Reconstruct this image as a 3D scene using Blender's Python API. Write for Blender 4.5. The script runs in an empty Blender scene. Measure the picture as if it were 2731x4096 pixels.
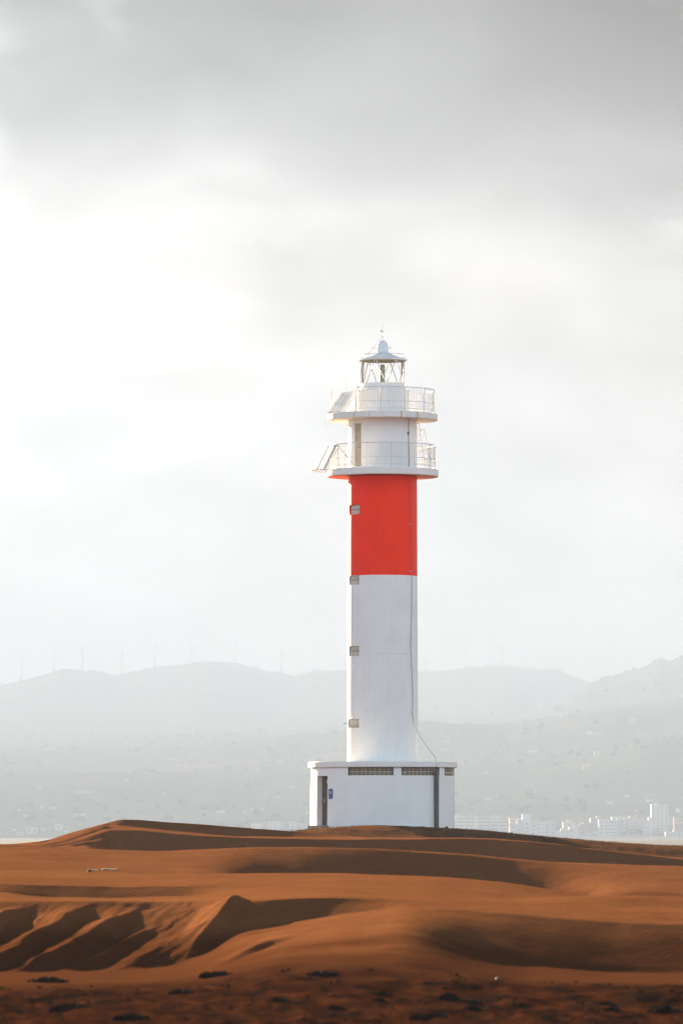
import bpy, math, random
import numpy as np
from mathutils import Vector, Matrix

random.seed(7)
C = bpy.context.scene.collection
sc = bpy.context.scene
R = math.radians

# ------------------------------------------------------------------ camera numbers
F = 22755.0                     # focal length in photo pixels (200 mm lens)
W0, H0 = 2731, 4096
PIT = math.atan(1297.0 / F)     # camera pitch
ZC = 2.2                        # eye height above the water
D0 = 227.55                     # distance of the lighthouse axis
AX = 1.645
ZG = 2.5                        # ground height at the lighthouse
K = 1.7418                      # photo px per layout px

def tanel(y):                   # tangent of the elevation of photo row y
    return np.tan(PIT + np.arctan((2048.0 - np.asarray(y, float)) / F))
def Hs(y):                      # height above the eye of photo row y at the lighthouse
    return float(D0 * tanel(y))
def lat(X, Y):                  # x/y slope of layout pixel
    b = (2048.0 - np.asarray(Y, float) * K) / F
    return (np.asarray(X, float) * K - 1365.5) / F / (math.cos(PIT) - b * math.sin(PIT))
def ele(Y):
    return tanel(np.asarray(Y, float) * K)

# ------------------------------------------------------------------ helpers
def tag(o, label=None, cat=None, group=None, kind=None):
    if label: o['label'] = label
    if cat: o['category'] = cat
    if group: o['group'] = group
    if kind: o['kind'] = kind
    return o

def empty(name, loc, label, cat, group=None):
    o = bpy.data.objects.new(name, None)
    C.objects.link(o)
    o.location = loc
    o.empty_display_size = 0.5
    return tag(o, label, cat, group)

class MB:
    """collects shapes and links them as ONE mesh object"""
    def __init__(s): s.v = []; s.f = []; s.m = []
    def add(s, v, f, mi=0):
        n = len(s.v)
        s.v += [tuple(p) for p in v]
        s.f += [tuple(i + n for i in q) for q in f]
        s.m += [mi] * len(f)
    def box(s, c, size, rot=None, mi=0):
        hx, hy, hz = [a / 2 for a in size]
        v = [Vector((x, y, z)) for z in (-hz, hz) for y in (-hy, hy) for x in (-hx, hx)]
        if rot is not None: v = [rot @ p for p in v]
        v = [p + Vector(c) for p in v]
        s.add(v, [(0,2,3,1),(4,5,7,6),(0,1,5,4),(2,6,7,3),(0,4,6,2),(1,3,7,5)], mi)
    def frustum(s, c, s0, s1, h, mi=0):
        v = [(c[0]+x*s0[0]/2, c[1]+y*s0[1]/2, c[2]) for y in (-1,1) for x in (-1,1)]
        v += [(c[0]+x*s1[0]/2, c[1]+y*s1[1]/2, c[2]+h) for y in (-1,1) for x in (-1,1)]
        s.add(v, [(0,2,3,1),(4,5,7,6),(0,1,5,4),(2,6,7,3),(0,4,6,2),(1,3,7,5)], mi)
    def tube(s, pts, r, n=8, closed=False, mi=0):
        pts = [Vector(p) for p in pts]
        rs = r if isinstance(r, (list, tuple)) else [r] * len(pts)
        N = len(pts); v = []; f = []
        for i, p in enumerate(pts):
            if closed: t = pts[(i+1) % N] - pts[i-1]
            else: t = pts[min(i+1, N-1)] - pts[max(i-1, 0)]
            t.normalize()
            up = Vector((0,0,1)) if abs(t.z) < 0.95 else Vector((0,1,0))
            a = t.cross(up).normalized(); b = a.cross(t)
            for k in range(n):
                an = 2*math.pi*k/n
                v.append(p + (a*math.cos(an) + b*math.sin(an)) * rs[i])
        for i in range(N if closed else N-1):
            j = (i+1) % N
            for k in range(n):
                l = (k+1) % n
                f.append((i*n+k, i*n+l, j*n+l, j*n+k))
        if not closed:
            f.append(tuple(range(n-1, -1, -1))); f.append(tuple((N-1)*n+k for k in range(n)))
        s.add(v, f, mi)
    def lathe(s, prof, n=96, mi=0, a0=0.0, a1=360.0):
        full = abs(a1 - a0 - 360) < 1e-6
        cols = n if full else n + 1
        v = []; f = []
        for (r, z) in prof:
            for k in range(cols):
                a = R(a0 + (a1 - a0) * k / n)
                v.append((r*math.sin(a), -r*math.cos(a), z))
        for i in range(len(prof)-1):
            for k in range(n):
                l = (k+1) % cols if full else k+1
                f.append((i*cols+k, i*cols+l, (i+1)*cols+l, (i+1)*cols+k))
        s.add(v, f, mi)
    def build(s, name, mats, parent=None, shift=(0,0,0), sharp=35, smooth=True):
        me = bpy.data.meshes.new(name)
        v = [(p[0]+shift[0], p[1]+shift[1], p[2]+shift[2]) for p in s.v]
        me.from_pydata(v, [], s.f)
        if not isinstance(mats, (list, tuple)): mats = [mats]
        for m in mats: me.materials.append(m)
        if len(mats) > 1: me.polygons.foreach_set('material_index', s.m)
        if smooth:
            me.polygons.foreach_set('use_smooth', [True]*len(me.polygons))
            me.set_sharp_from_angle(angle=R(sharp))
        me.update()
        o = bpy.data.objects.new(name, me)
        C.objects.link(o)
        if parent is not None: o.parent = parent
        return o

def ring(r, z, n=96, a0=0.0, a1=360.0, c=(0,0)):
    full = abs(a1-a0-360) < 1e-6
    m = n if full else n+1
    return [(c[0]+r*math.sin(R(a0+(a1-a0)*k/n)), c[1]-r*math.cos(R(a0+(a1-a0)*k/n)), z) for k in range(m)]
def pol(r, th, z): return Vector((r*math.sin(R(th)), -r*math.cos(R(th)), z))

# ------------------------------------------------------------------ materials
class NT:
    def __init__(s, m): s.t = m.node_tree; s.n = s.t.nodes; s.l = s.t.links
    def new(s, typ, **kw):
        nd = s.n.new(typ)
        for k, v in kw.items(): setattr(nd, k, v)
        return nd
    def link(s, a, b): s.l.new(a, b)
    def val(s, node, **kw):
        for k, v in kw.items(): node.inputs[k].default_value = v
    def math(s, op, a, b=None, c=None, clamp=False):
        nd = s.new('ShaderNodeMath', operation=op, use_clamp=clamp)
        for i, x in enumerate((a, b, c)):
            if x is None: continue
            if isinstance(x, (int, float)): nd.inputs[i].default_value = x
            else: s.link(x, nd.inputs[i])
        return nd.outputs[0]
    def mix(s, fac, a, b, blend='MIX'):
        nd = s.new('ShaderNodeMix', data_type='RGBA', blend_type=blend)
        for sock, x in ((nd.inputs[0], fac), (nd.inputs[6], a), (nd.inputs[7], b)):
            if isinstance(x, (int, float)): sock.default_value = x
            elif isinstance(x, (tuple, list)): sock.default_value = tuple(x)+((1,) if len(x) == 3 else ())
            else: s.link(x, sock)
        return nd.outputs[2]
    def ramp(s, fac, stops, interp='LINEAR'):
        nd = s.new('ShaderNodeValToRGB')
        nd.color_ramp.interpolation = interp
        e = nd.color_ramp.elements
        while len(e) < len(stops): e.new(0.5)
        for el, (p, c) in zip(e, stops):
            el.position = p; el.color = tuple(c)+((1,) if len(c) == 3 else ()) if isinstance(c, (tuple, list)) else (c, c, c, 1)
        s.link(fac, nd.inputs[0])
        return nd.outputs[0]
    def noise(s, vec, scale, detail=4.0, rough=0.55, dist=0.0):
        nd = s.new('ShaderNodeTexNoise')
        s.val(nd, Scale=scale, Detail=detail, Roughness=rough, Distortion=dist)
        if vec is not None: s.link(vec, nd.inputs['Vector'])
        return nd.outputs['Fac']

def material(name, col=(0.5,0.5,0.5), rough=0.5, metal=0.0, spec=0.5, var=0.0, vscale=2.0, bump=0.0, bscale=30.0, bdist=0.01):
    m = bpy.data.materials.new(name); m.use_nodes = True
    nt = NT(m); p = nt.n['Principled BSDF']
    p.inputs['Base Color'].default_value = (*col, 1)
    p.inputs['Roughness'].default_value = rough
    p.inputs['Metallic'].default_value = metal
    p.inputs['Specular IOR Level'].default_value = spec
    tc = nt.new('ShaderNodeTexCoord')
    if var:
        n = nt.noise(tc.outputs['Object'], vscale, 6, 0.6)
        r = nt.ramp(n, [(0.3, tuple(c*(1-var) for c in col)), (0.7, tuple(min(1, c*(1+var)) for c in col))])
        nt.link(r, p.inputs['Base Color'])
    if bump:
        b = nt.new('ShaderNodeBump'); nt.val(b, Strength=bump, Distance=bdist)
        nt.link(nt.noise(tc.outputs['Object'], bscale, 5, 0.6), b.inputs['Height'])
        nt.link(b.outputs['Normal'], p.inputs['Normal'])
    return m

def painted(name, col, red_above=None, streaks=(), rough=0.5, dirt=0.12):
    """rendered masonry paint: faint mottling, vertical runs, small chips, optional rust runs at given x"""
    m = bpy.data.materials.new(name); m.use_nodes = True
    nt = NT(m); p = nt.n['Principled BSDF']
    tc = nt.new('ShaderNodeTexCoord'); ob = tc.outputs['Object']
    sx = nt.new('ShaderNodeSeparateXYZ'); nt.link(ob, sx.inputs[0])
    base = col; redm = None
    if red_above:
        wob = nt.math('MULTIPLY', nt.math('SUBTRACT', nt.noise(ob, 3.0, 2), 0.5), 0.012)
        k = nt.math('GREATER_THAN', nt.math('ADD', sx.outputs[2], wob), red_above[0])
        base = nt.mix(k, col, red_above[1]); redm = k
    mot = nt.noise(ob, 1.3, 6, 0.65)
    dcol = (0.55,0.54,0.52) if redm is None else nt.mix(redm, (0.55,0.54,0.52), (0.62,0.022,0.01))
    base = nt.mix(nt.math('MULTIPLY', nt.ramp(mot, [(0.42, 0.0), (0.75, 1.0)]), dirt*1.3), base, dcol)
    mp = nt.new('ShaderNodeMapping'); mp.inputs['Scale'].default_value = (9, 9, 0.5); nt.link(ob, mp.inputs[0])
    run = nt.ramp(nt.noise(mp.outputs[0], 1.0, 5, 0.6), [(0.55, 0.0), (0.75, 1.0)])
    rcol = (0.47,0.44,0.40) if redm is None else nt.mix(redm, (0.47,0.44,0.40), (0.5,0.02,0.01))
    base = nt.mix(nt.math('MULTIPLY', run, dirt), base, rcol)
    for (x0, w, c, amt) in streaks:
        jit = nt.math('MULTIPLY', nt.math('SUBTRACT', nt.noise(ob, 14, 3), 0.5), w*1.5)
        d = nt.math('ABSOLUTE', nt.math('ADD', nt.math('SUBTRACT', sx.outputs[0], x0), jit))
        f = nt.math('MULTIPLY', nt.math('SUBTRACT', 1.0, nt.math('DIVIDE', d, w), clamp=True), amt, clamp=True)
        base = nt.mix(f, base, c)
    if streaks:
        sp = nt.ramp(nt.noise(ob, 22, 3, 0.7), [(0.64, 0.0), (0.70, 1.0)])
        base = nt.mix(nt.math('MULTIPLY', sp, 0.5), base, (0.22,0.17,0.13))
    nt.link(base, p.inputs['Base Color'])
    p.inputs['Roughness'].default_value = rough
    p.inputs['Specular IOR Level'].default_value = 0.08 if red_above else 0.2
    b = nt.new('ShaderNodeBump'); nt.val(b, Strength=0.35, Distance=0.012)
    nt.link(nt.noise(ob, 9, 6, 0.65), b.inputs['Height'])
    nt.link(b.outputs['Normal'], p.inputs['Normal'])
    return m

RED = (0.98, 0.030, 0.002)
WHITE = (0.80, 0.80, 0.79)
M = {}
M['shaft'] = painted('shaft_paint', WHITE, red_above=(Hs(2305.3)-0.3, RED), rough=0.42, dirt=0.2)
M['white'] = painted('white_paint', WHITE, dirt=0.16)
M['slab'] = painted('weathered_slab_paint', (0.76,0.75,0.72), streaks=((0.737, 0.035, (0.55,0.17,0.05), 1.0), (1.36, 0.09, (0.45,0.33,0.2), 0.75), (-0.55, 0.05, (0.5,0.42,0.32), 0.5), (-1.15, 0.08, (0.5,0.42,0.32), 0.5)), dirt=0.22)
M['slab_low'] = painted('low_slab_paint', (0.76,0.75,0.73), dirt=0.14)
M['metal_white'] = material('white_painted_steel', (0.60,0.60,0.60), 0.42, var=0.06, vscale=8)
M['metal_grey'] = material('galvanised_steel', (0.45,0.46,0.47), 0.4, 0.6, var=0.1, vscale=12)
M['wood'] = material('brown_door_wood', (0.10,0.065,0.04), 0.55, var=0.3, vscale=5)
M['beige_door'] = material('beige_metal_door', (0.42,0.34,0.23), 0.5, var=0.18, vscale=4)
M['dark'] = material('dark_opening', (0.02,0.02,0.022), 0.7, var=0.2)
M['post'] = material('dark_concrete_post', (0.12,0.10,0.085), 0.75, var=0.2, vscale=6, bump=0.3)
M['cable'] = material('black_cable_rubber', (0.09,0.095,0.11), 0.5, var=0.1)
M['concrete'] = material('sandy_concrete', (0.34,0.23,0.15), 0.85, var=0.2, vscale=5, bump=0.4)
M['gblock'] = material('glass_block_glass', (0.17,0.135,0.095), 0.2, 0.0, 0.5, var=0.35, vscale=7)
M['gblock_pale'] = material('pale_glass_block_glass', (0.55,0.50,0.41), 0.3, 0.0, 0.5, var=0.25, vscale=11)
M['mortar_dark'] = material('dark_joint', (0.13,0.105,0.08), 0.8, var=0.15, vscale=20)
M['mortar'] = material('glass_block_mortar', (0.52,0.42,0.31), 0.7, var=0.15, vscale=20)
M['blue'] = material('blue_enamel_sign', (0.06,0.10,0.20), 0.35, var=0.08)
M['signwhite'] = material('white_enamel', (0.75,0.75,0.73), 0.35, var=0.04)
M['solar'] = material('solar_cell_glass', (0.46,0.52,0.58), 0.3, 0.0, 0.5, var=0.06, vscale=3)  # sky glare on dark cells painted in as a pale base colour
M['lens'] = material('greenish_lens_glass', (0.20,0.21,0.17), 0.15, 0.0, 0.7, var=0.2, vscale=9)
M['roofpaint'] = material('blue_white_roof_paint', (0.70,0.74,0.79), 0.35, var=0.05, vscale=4)
M['soffit'] = material('green_grey_soffit', (0.20,0.23,0.20), 0.6, var=0.1, vscale=4)

def glass_mat():
    m = bpy.data.materials.new('clear_window_glass'); m.use_nodes = True
    nt = NT(m); nt.n.remove(nt.n['Principled BSDF'])
    tr = nt.new('ShaderNodeBsdfTransparent'); tr.inputs[0].default_value = (0.985,0.99,0.985,1)
    gl = nt.new('ShaderNodeBsdfGlossy'); gl.inputs['Roughness'].default_value = 0.02
    fr = nt.new('ShaderNodeFresnel'); fr.inputs[0].default_value = 1.12
    mx = nt.new('ShaderNodeMixShader')
    nt.link(fr.outputs[0], mx.inputs[0]); nt.link(tr.outputs[0], mx.inputs[1]); nt.link(gl.outputs[0], mx.inputs[2])
    nt.link(mx.outputs[0], nt.n['Material Output'].inputs[0])
    return m
M['glass'] = glass_mat()

def sand_mat():
    m = bpy.data.materials.new('orange_dune_sand'); m.use_nodes = True
    nt = NT(m); p = nt.n['Principled BSDF']
    g = nt.new('ShaderNodeNewGeometry'); pos = g.outputs['Position']
    sx = nt.new('ShaderNodeSeparateXYZ'); nt.link(pos, sx.inputs[0])
    n1 = nt.noise(pos, 0.35, 5, 0.6)
    base = nt.ramp(n1, [(0.3, (0.124,0.050,0.020)), (0.7, (0.156,0.065,0.0265))])
    mpg = nt.new('ShaderNodeMapping'); mpg.inputs['Scale'].default_value = (1, 0.18, 1); nt.link(pos, mpg.inputs[0])
    grain = nt.noise(mpg.outputs[0], 7.0, 8, 0.75)
    base = nt.mix(nt.math('MULTIPLY', nt.ramp(grain, [(0.5, 0.0), (0.8, 1.0)]), 0.42), base, (0.085,0.034,0.015))
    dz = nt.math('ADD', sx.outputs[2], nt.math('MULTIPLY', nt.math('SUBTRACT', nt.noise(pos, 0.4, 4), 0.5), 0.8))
    vignette = nt.ramp(dz, [(0.55, 1.0), (1.30, 0.0)], 'EASE')
    base = nt.mix(nt.math('MULTIPLY', vignette, 0.85), base, (0.054,0.020,0.008))  # painted vignette: foreground fall-off put into the sand colour, darker on low ground
    # coarse, litter-strewn ground of the foreground flat
    wob = nt.math('MULTIPLY', nt.math('SUBTRACT', nt.noise(pos, 0.5, 4), 0.5), 7.0)
    near = nt.ramp(nt.math('DIVIDE', nt.math('ADD', sx.outputs[1], wob), 100.0), [(0.68, 1.0), (0.735, 0.0)])
    mpb = nt.new('ShaderNodeMapping'); mpb.inputs['Scale'].default_value = (1, 0.22, 1); nt.link(pos, mpb.inputs[0])
    blot = nt.noise(mpb.outputs[0], 2.6, 6, 0.68, 0.6)
    rough_col = nt.ramp(blot, [(0.36, (0.007,0.006,0.005)), (0.48, (0.022,0.009,0.005)), (0.62, (0.042,0.015,0.0065)), (0.80, (0.085,0.034,0.015))])
    base = nt.mix(near, base, rough_col)
    # dry plant litter on the mound round the tower
    mw = nt.math('MULTIPLY', nt.math('SUBTRACT', nt.noise(pos, 0.3, 4), 0.5), 5.0)
    mound = nt.ramp(nt.math('DIVIDE', nt.math('ADD', sx.outputs[1], mw), 400.0), [(0.531, 0.0), (0.541, 1.0)])
    lit = nt.ramp(nt.noise(pos, 1.1, 6, 0.7), [(0.40, (0.06,0.034,0.018)), (0.66, (0.14,0.06,0.026))])
    base = nt.mix(nt.math('MULTIPLY', mound, 0.8), base, lit)
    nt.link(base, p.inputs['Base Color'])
    p.inputs['Roughness'].default_value = 1.0
    p.inputs['Specular IOR Level'].default_value = 0.0
    mp = nt.new('ShaderNodeMapping'); mp.inputs['Rotation'].default_value = (0, 0, R(28)); nt.link(pos, mp.inputs[0])
    wv = nt.new('ShaderNodeTexWave'); nt.val(wv, Scale=2.3, Distortion=5.0, Detail=3.0)
    wv.inputs['Detail Scale'].default_value = 0.6
    nt.link(mp.outputs[0], wv.inputs[0])
    rip = nt.math('MULTIPLY', wv.outputs['Fac'], 0.007)
    h = nt.math('ADD', rip, nt.math('MULTIPLY', nt.noise(pos, 1.2, 10, 0.70), 0.13))
    h = nt.math('ADD', h, nt.math('MULTIPLY', nt.math('MULTIPLY', nt.noise(pos, 6.0, 6, 0.7), 0.10), near))
    b = nt.new('ShaderNodeBump'); nt.val(b, Strength=0.55, Distance=1.0)
    nt.link(h, b.inputs['Height']); nt.link(b.outputs['Normal'], p.inputs['Normal'])
    return m
M['sand'] = sand_mat()

def hill_mat():
    m = bpy.data.materials.new('scrub_hillside'); m.use_nodes = True
    nt = NT(m); p = nt.n['Principled BSDF']
    g = nt.new('ShaderNodeNewGeometry'); pos = g.outputs['Position']
    n1 = nt.noise(pos, 0.004, 8, 0.65); n2 = nt.noise(pos, 0.03, 6, 0.7)
    a = nt.ramp(n1, [(0.35, (0.035,0.048,0.032)), (0.55, (0.06,0.07,0.045)), (0.72, (0.13,0.115,0.075))])
    a = nt.mix(nt.ramp(n2, [(0.42, 0.0), (0.62, 0.7)]), a, (0.03,0.042,0.028))
    nt.link(a, p.inputs['Base Color']); p.inputs['Roughness'].default_value = 0.95
    p.inputs['Specular IOR Level'].default_value = 0.0
    return m
M['hill'] = hill_mat()
M['woods'] = material('distant_tree_foliage', (0.055,0.064,0.048), 0.9, var=0.3, vscale=0.05, spec=0.1)

def water_mat():
    m = material('calm_sea_water', (0.06,0.075,0.08), 0.5, 0.0, 0.2)
    nt = NT(m); p = nt.n['Principled BSDF']
    tc = nt.new('ShaderNodeTexCoord')
    b = nt.new('ShaderNodeBump'); nt.val(b, Strength=0.5, Distance=0.4)
    nt.link(nt.noise(tc.outputs['Object'], 0.35, 5, 0.6), b.inputs['Height'])
    nt.link(b.outputs['Normal'], p.inputs['Normal'])
    return m
M['water'] = water_mat()

# ------------------------------------------------------------------ heightfields
def vnoise(x, y, seed):
    xi = np.floor(x).astype(np.int64); yi = np.floor(y).astype(np.int64)
    fx = x - xi; fy = y - yi
    fx = fx*fx*(3-2*fx); fy = fy*fy*(3-2*fy)
    def h(a, b):
        n = (a*374761393 + b*668265263 + seed*974711) & 0x7fffffff
        n = ((n ^ (n >> 13)) * 1274126177) & 0x7fffffff
        return ((n ^ (n >> 16)) & 0xffff) / 65535.0
    return (h(xi,yi)*(1-fx) + h(xi+1,yi)*fx)*(1-fy) + (h(xi,yi+1)*(1-fx) + h(xi+1,yi+1)*fx)*fy
def fbm(x, y, seed, octv=4, g=0.5):
    s = 0; a = 1; t = 0
    for i in range(octv):
        s = s + a*(vnoise(x*2**i, y*2**i, seed+i) - 0.5); t += a; a *= g
    return s / t

SMO = (-1.0, -0.7, -0.4, -0.2, 0, 0.2, 0.4, 0.7, 1.0)
def smooth_interp(xs, tab, wid=10):
    """table lookup with a small box smoothing so outlines stay soft"""
    tx = np.array([t[0] for t in tab], float); ty = np.array([t[1] for t in tab], float)
    acc = 0
    for dx in SMO: acc = acc + np.interp(xs + wid*dx, tx, ty)
    return acc / len(SMO)

def pchip_eval(d, z, q):
    """d,z: knots x columns (d increasing); q: rows -> rows x columns"""
    h = np.diff(d, axis=0); s = np.diff(z, axis=0) / h
    m = np.zeros_like(z)
    w1 = 2*h[1:] + h[:-1]; w2 = h[1:] + 2*h[:-1]
    with np.errstate(divide='ignore', invalid='ignore'):
        hm = (w1 + w2) / (w1/s[:-1] + w2/s[1:])
    m[1:-1] = np.where(s[:-1]*s[1:] > 0, hm, 0.0)
    m[0] = s[0]; m[-1] = s[-1]
    out = np.zeros((len(q), d.shape[1]))
    qq = q[:, None]
    for k in range(d.shape[0]-1):
        mk = (qq >= d[k]) & (qq <= d[k+1])
        t = (qq - d[k]) / h[k]
        zz = ((1+2*t)*(1-t)**2)*z[k] + (t*(1-t)**2)*h[k]*m[k] + (t*t*(3-2*t))*z[k+1] + (t*t*(t-1))*h[k]*m[k+1]
        out = np.where(mk, zz, out)
    out = np.where(qq < d[0], z[0], out); out = np.where(qq > d[-1], z[-1], out)
    return out

def grid_mesh(name, X, Y, Z, mat, label):
    nr, nc = X.shape
    co = np.stack([X, Y, Z], -1).reshape(-1, 3)
    i = np.arange((nr-1)*(nc-1)); r = i // (nc-1); c = i % (nc-1)
    q = np.stack([r*nc+c, r*nc+c+1, (r+1)*nc+c+1, (r+1)*nc+c], -1)
    me = bpy.data.meshes.new(name)
    me.vertices.add(len(co)); me.vertices.foreach_set('co', co.ravel().astype(np.float32))
    me.loops.add(q.size); me.loops.foreach_set('vertex_index', q.ravel().astype(np.int32))
    me.polygons.add(len(q)); me.polygons.foreach_set('loop_start', (np.arange(len(q))*4).astype(np.int32))
    me.polygons.foreach_set('loop_total', np.full(len(q), 4, np.int32))
    me.polygons.foreach_set('use_smooth', np.ones(len(q), bool))
    me.materials.append(mat); me.update(calc_edges=True); me.validate()
    o = bpy.data.objects.new(name, me); C.objects.link(o)
    return tag(o, label, None, None, 'structure')

# crest and foot lines of the dunes, far to near: (depth, outline row); depth may vary across
MOUND = [(-300,1945),(0,1945),(300,1925),(600,1915),(700,1906.5),(735,1904),(770,1899.5),(800,1897.3),(850,1896),(900,1896.3),(1000,1900.5),(1045,1903),(1100,1907),(1200,1917),(1300,1926),(1400,1935),(1500,1941),(1568,1943),(1900,1948)]
def off(tab, dy): return [(x, y+dy) for x, y in tab]
DUNE = [
 (238, off(MOUND, 3)),
 (226, off(MOUND, 0.6)),
 (221, MOUND),
 (216.5, [(-300,1955),(0,1950),(300,1940),(600,1932),(735,1927),(900,1927),(1058,1928),(1133,1930),(1208,1936),(1283,1943),(1333,1950),(1433,1960),(1533,1971),(1900,1992)]),
 (209, [(-300,1958),(0,1950),(107,1946),(200,1935),(275,1915),(400,1915),(600,1922),(784,1926),(1058,1928),(1133,1930),(1208,1936),(1283,1943),(1333,1950),(1433,1961),(1533,1972),(1900,1993)]),
 (203, [(-300,1945),(0,1941),(30,1938.7),(75,1934.7),(107,1931),(150,1917),(200,1902),(240,1892),(268,1883),(285,1882),(320,1883),(400,1888.7),(500,1896),(600,1903.7),(705,1911.5),(784,1919),(850,1924),(934,1925),(1058,1925.5),(1133,1928),(1208,1933.5),(1283,1940.5),(1333,1948.5),(1433,1959),(1533,1970),(1900,1990)], 'L'),
 (202.0, [(-300,1947),(0,1942),(75,1936),(107,1932.5),(150,1918.5),(200,1903.5),(240,1894.5),(262,1894.5),(298,1897.3),(353,1902),(402,1906.5),(500,1916.5),(550,1919.7),(784,1922.8),(934,1923.8),(1058,1924.3),(1133,1926.7),(1208,1932.2),(1283,1939.2),(1333,1947.2),(1433,1957.7),(1533,1968.7),(1900,1989)]),
 (197.3, [(-300,1950),(0,1946),(107,1938),(150,1927),(200,1914),(240,1905.5),(270,1906.2),(316,1906.3),(353,1909.5),(402,1914.2),(450,1917.8),(550,1922.8),(650,1925.3),(784,1927.6),(934,1927.2),(1058,1925.7),(1133,1927.3),(1208,1932.8),(1283,1939.8),(1333,1947.8),(1433,1958.3),(1533,1969.4),(1568,1973),(1900,1990)]),
 (197.0, [(-300,1950),(0,1946),(107,1938.3),(150,1927.5),(200,1914.8),(235,1907.5),(255,1906.5),(280,1907),(316,1907.5),(353,1911),(402,1915.7),(450,1919),(550,1924),(650,1926.5),(784,1928.6),(934,1928.2),(1058,1926.7),(1133,1928.6),(1208,1934.6),(1283,1941.5),(1333,1949.5),(1433,1960),(1533,1971),(1568,1974),(1900,1991)], 'L'),
 ([(-300,184),(0,184),(200,184.5),(232,187),(262,194.6),(285,195.5),(1900,195.5)], [(-300,1952),(0,1948),(107,1947),(150,1949),(200,1951),(235,1955),(262,1958),(375,1960),(450,1958),(525,1954),(784,1951),(883,1955),(983,1961),(1083,1968),(1183,1978),(1283,1985),(1408,1989),(1523,1993),(1900,2000)]),
 (175, [(-300,1950),(0,1950),(107,1955),(250,1962),(375,1965),(525,1960),(784,1957),(883,1960),(983,1966),(1083,1974),(1183,1983),(1283,1990),(1408,1994),(1523,1997),(1900,2004)]),
 (150, [(-300,1932),(0,1938.7),(50,1940),(107,1944),(175,1948),(250,1952),(375,1954.7),(450,1952),(525,1948),(600,1946.7),(784,1946.7),(883,1949.7),(983,1955.7),(1083,1963),(1183,1973),(1283,1980.6),(1408,1984.6),(1523,1988.6),(1567,1990),(1900,1996)]),
 ([(-300,147.5),(0,147.5),(120,146),(400,146),(600,148.3),(784,149.0),(1000,149.1),(1200,148.9),(1310,148),(1420,146.5),(1568,146)],
      [(-300,1948),(0,1953),(107,1957),(250,1966),(375,1967),(525,1962),(600,1960),(784,1960),(883,1963),(983,1970),(1083,1978),(1183,1988),(1283,1996),(1408,2000),(1568,2004),(1900,2008)], 'L'),
 ([(-300,136),(0,136),(500,136),(600,143.5),(784,146.2),(1000,146.4),(1200,146.2),(1310,145),(1420,139),(1568,137)],
      [(-300,2000),(0,2000),(200,2003),(350,2010),(600,2012),(784,2013),(934,2018),(1033,2022),(1133,2031),(1208,2041),(1283,2055),(1383,2064),(1567,2066),(1900,2072)]),
 (115, [(-300,2006),(0,2007),(175,2010),(350,2011),(450,2008.5),(600,2006.6),(784,2007),(934,2012),(1033,2016),(1133,2024.6),(1208,2034.6),(1283,2047),(1333,2056),(1383,2062),(1567,2066),(1900,2070)]),
 (106, [(-300,2028),(0,2029),(250,2036),(450,2034),(784,2028),(1000,2034),(1133,2046),(1208,2055),(1283,2061),(1383,2066),(1567,2070),(1900,2073)], 'L'),
 ([(-300,104.9),(0,104.9),(100,104.9),(480,104.9),(600,101),(784,100),(1900,100)],
      [(-300,2048),(0,2049),(100,2061),(250,2063),(400,2059),(480,2055),(550,2047),(784,2039),(1000,2047),(1100,2057),(1193,2067),(1283,2063),(1383,2064),(1567,2068),(1900,2070)]),
 (95, [(-300,2055),(0,2057),(100,2066),(250,2064),(450,2059),(550,2051.5),(784,2044),(1000,2052),(1100,2061),(1193,2067.5),(1240,2062),(1283,2058.6),(1383,2056.6),(1567,2060.6),(1900,2064)]),
 (91, [(-300,2064),(0,2065),(100,2067),(250,2065.5),(450,2063),(650,2055),(784,2054),(1000,2064),(1193,2077),(1383,2084),(1567,2089),(1900,2092)]),
 ([(-300,88.9),(0,88.9),(400,88.5),(500,87.4),(560,86.8),(1900,86.6)], [(-300,2070),(0,2071),(250,2069),(400,2070),(530,2070),(650,2063),(784,2061),(900,2066),(1000,2072),(1200,2088),(1383,2098),(1567,2104),(1900,2110)], 'L'),
 ([(-300,82.3),(0,82.3),(430,82.5),(500,83.4),(560,85.2),(640,85.5),(784,85.7),(930,85.6),(1000,84.9),(1200,84.5),(1900,84.3)],
      [(-300,2238),(0,2232),(300,2226),(430,2212),(500,2175),(545,2136),(640,2122),(784,2100),(930,2082),(1000,2084),(1200,2101),(1383,2116),(1567,2122),(1900,2130)], 'L'),
 ([(-300,79),(0,79),(800,79.3),(1000,79.2),(1100,79.3),(1200,79.5),(1300,79.9),(1450,80.3),(1900,80.5)],
      [(-300,2245),(0,2241),(300,2238),(430,2226),(530,2196),(600,2172),(640,2160),(784,2142),(930,2132),(1000,2150),(1100,2195),(1200,2218),(1383,2232),(1567,2236),(1900,2240)]),
 ([(-300,75),(800,75),(1100,74.6),(1900,74)],
      [(-300,2254),(0,2251),(300,2248),(430,2238),(530,2216),(640,2190),(784,2180),(930,2176),(1000,2192),(1100,2222),(1200,2244),(1383,2252),(1567,2255),(1900,2257)]),
 (68, [(-300,2282),(0,2282),(400,2278),(640,2252),(784,2250),(930,2252),(1100,2262),(1200,2268),(1567,2272),(1900,2276)]),
]

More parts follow.
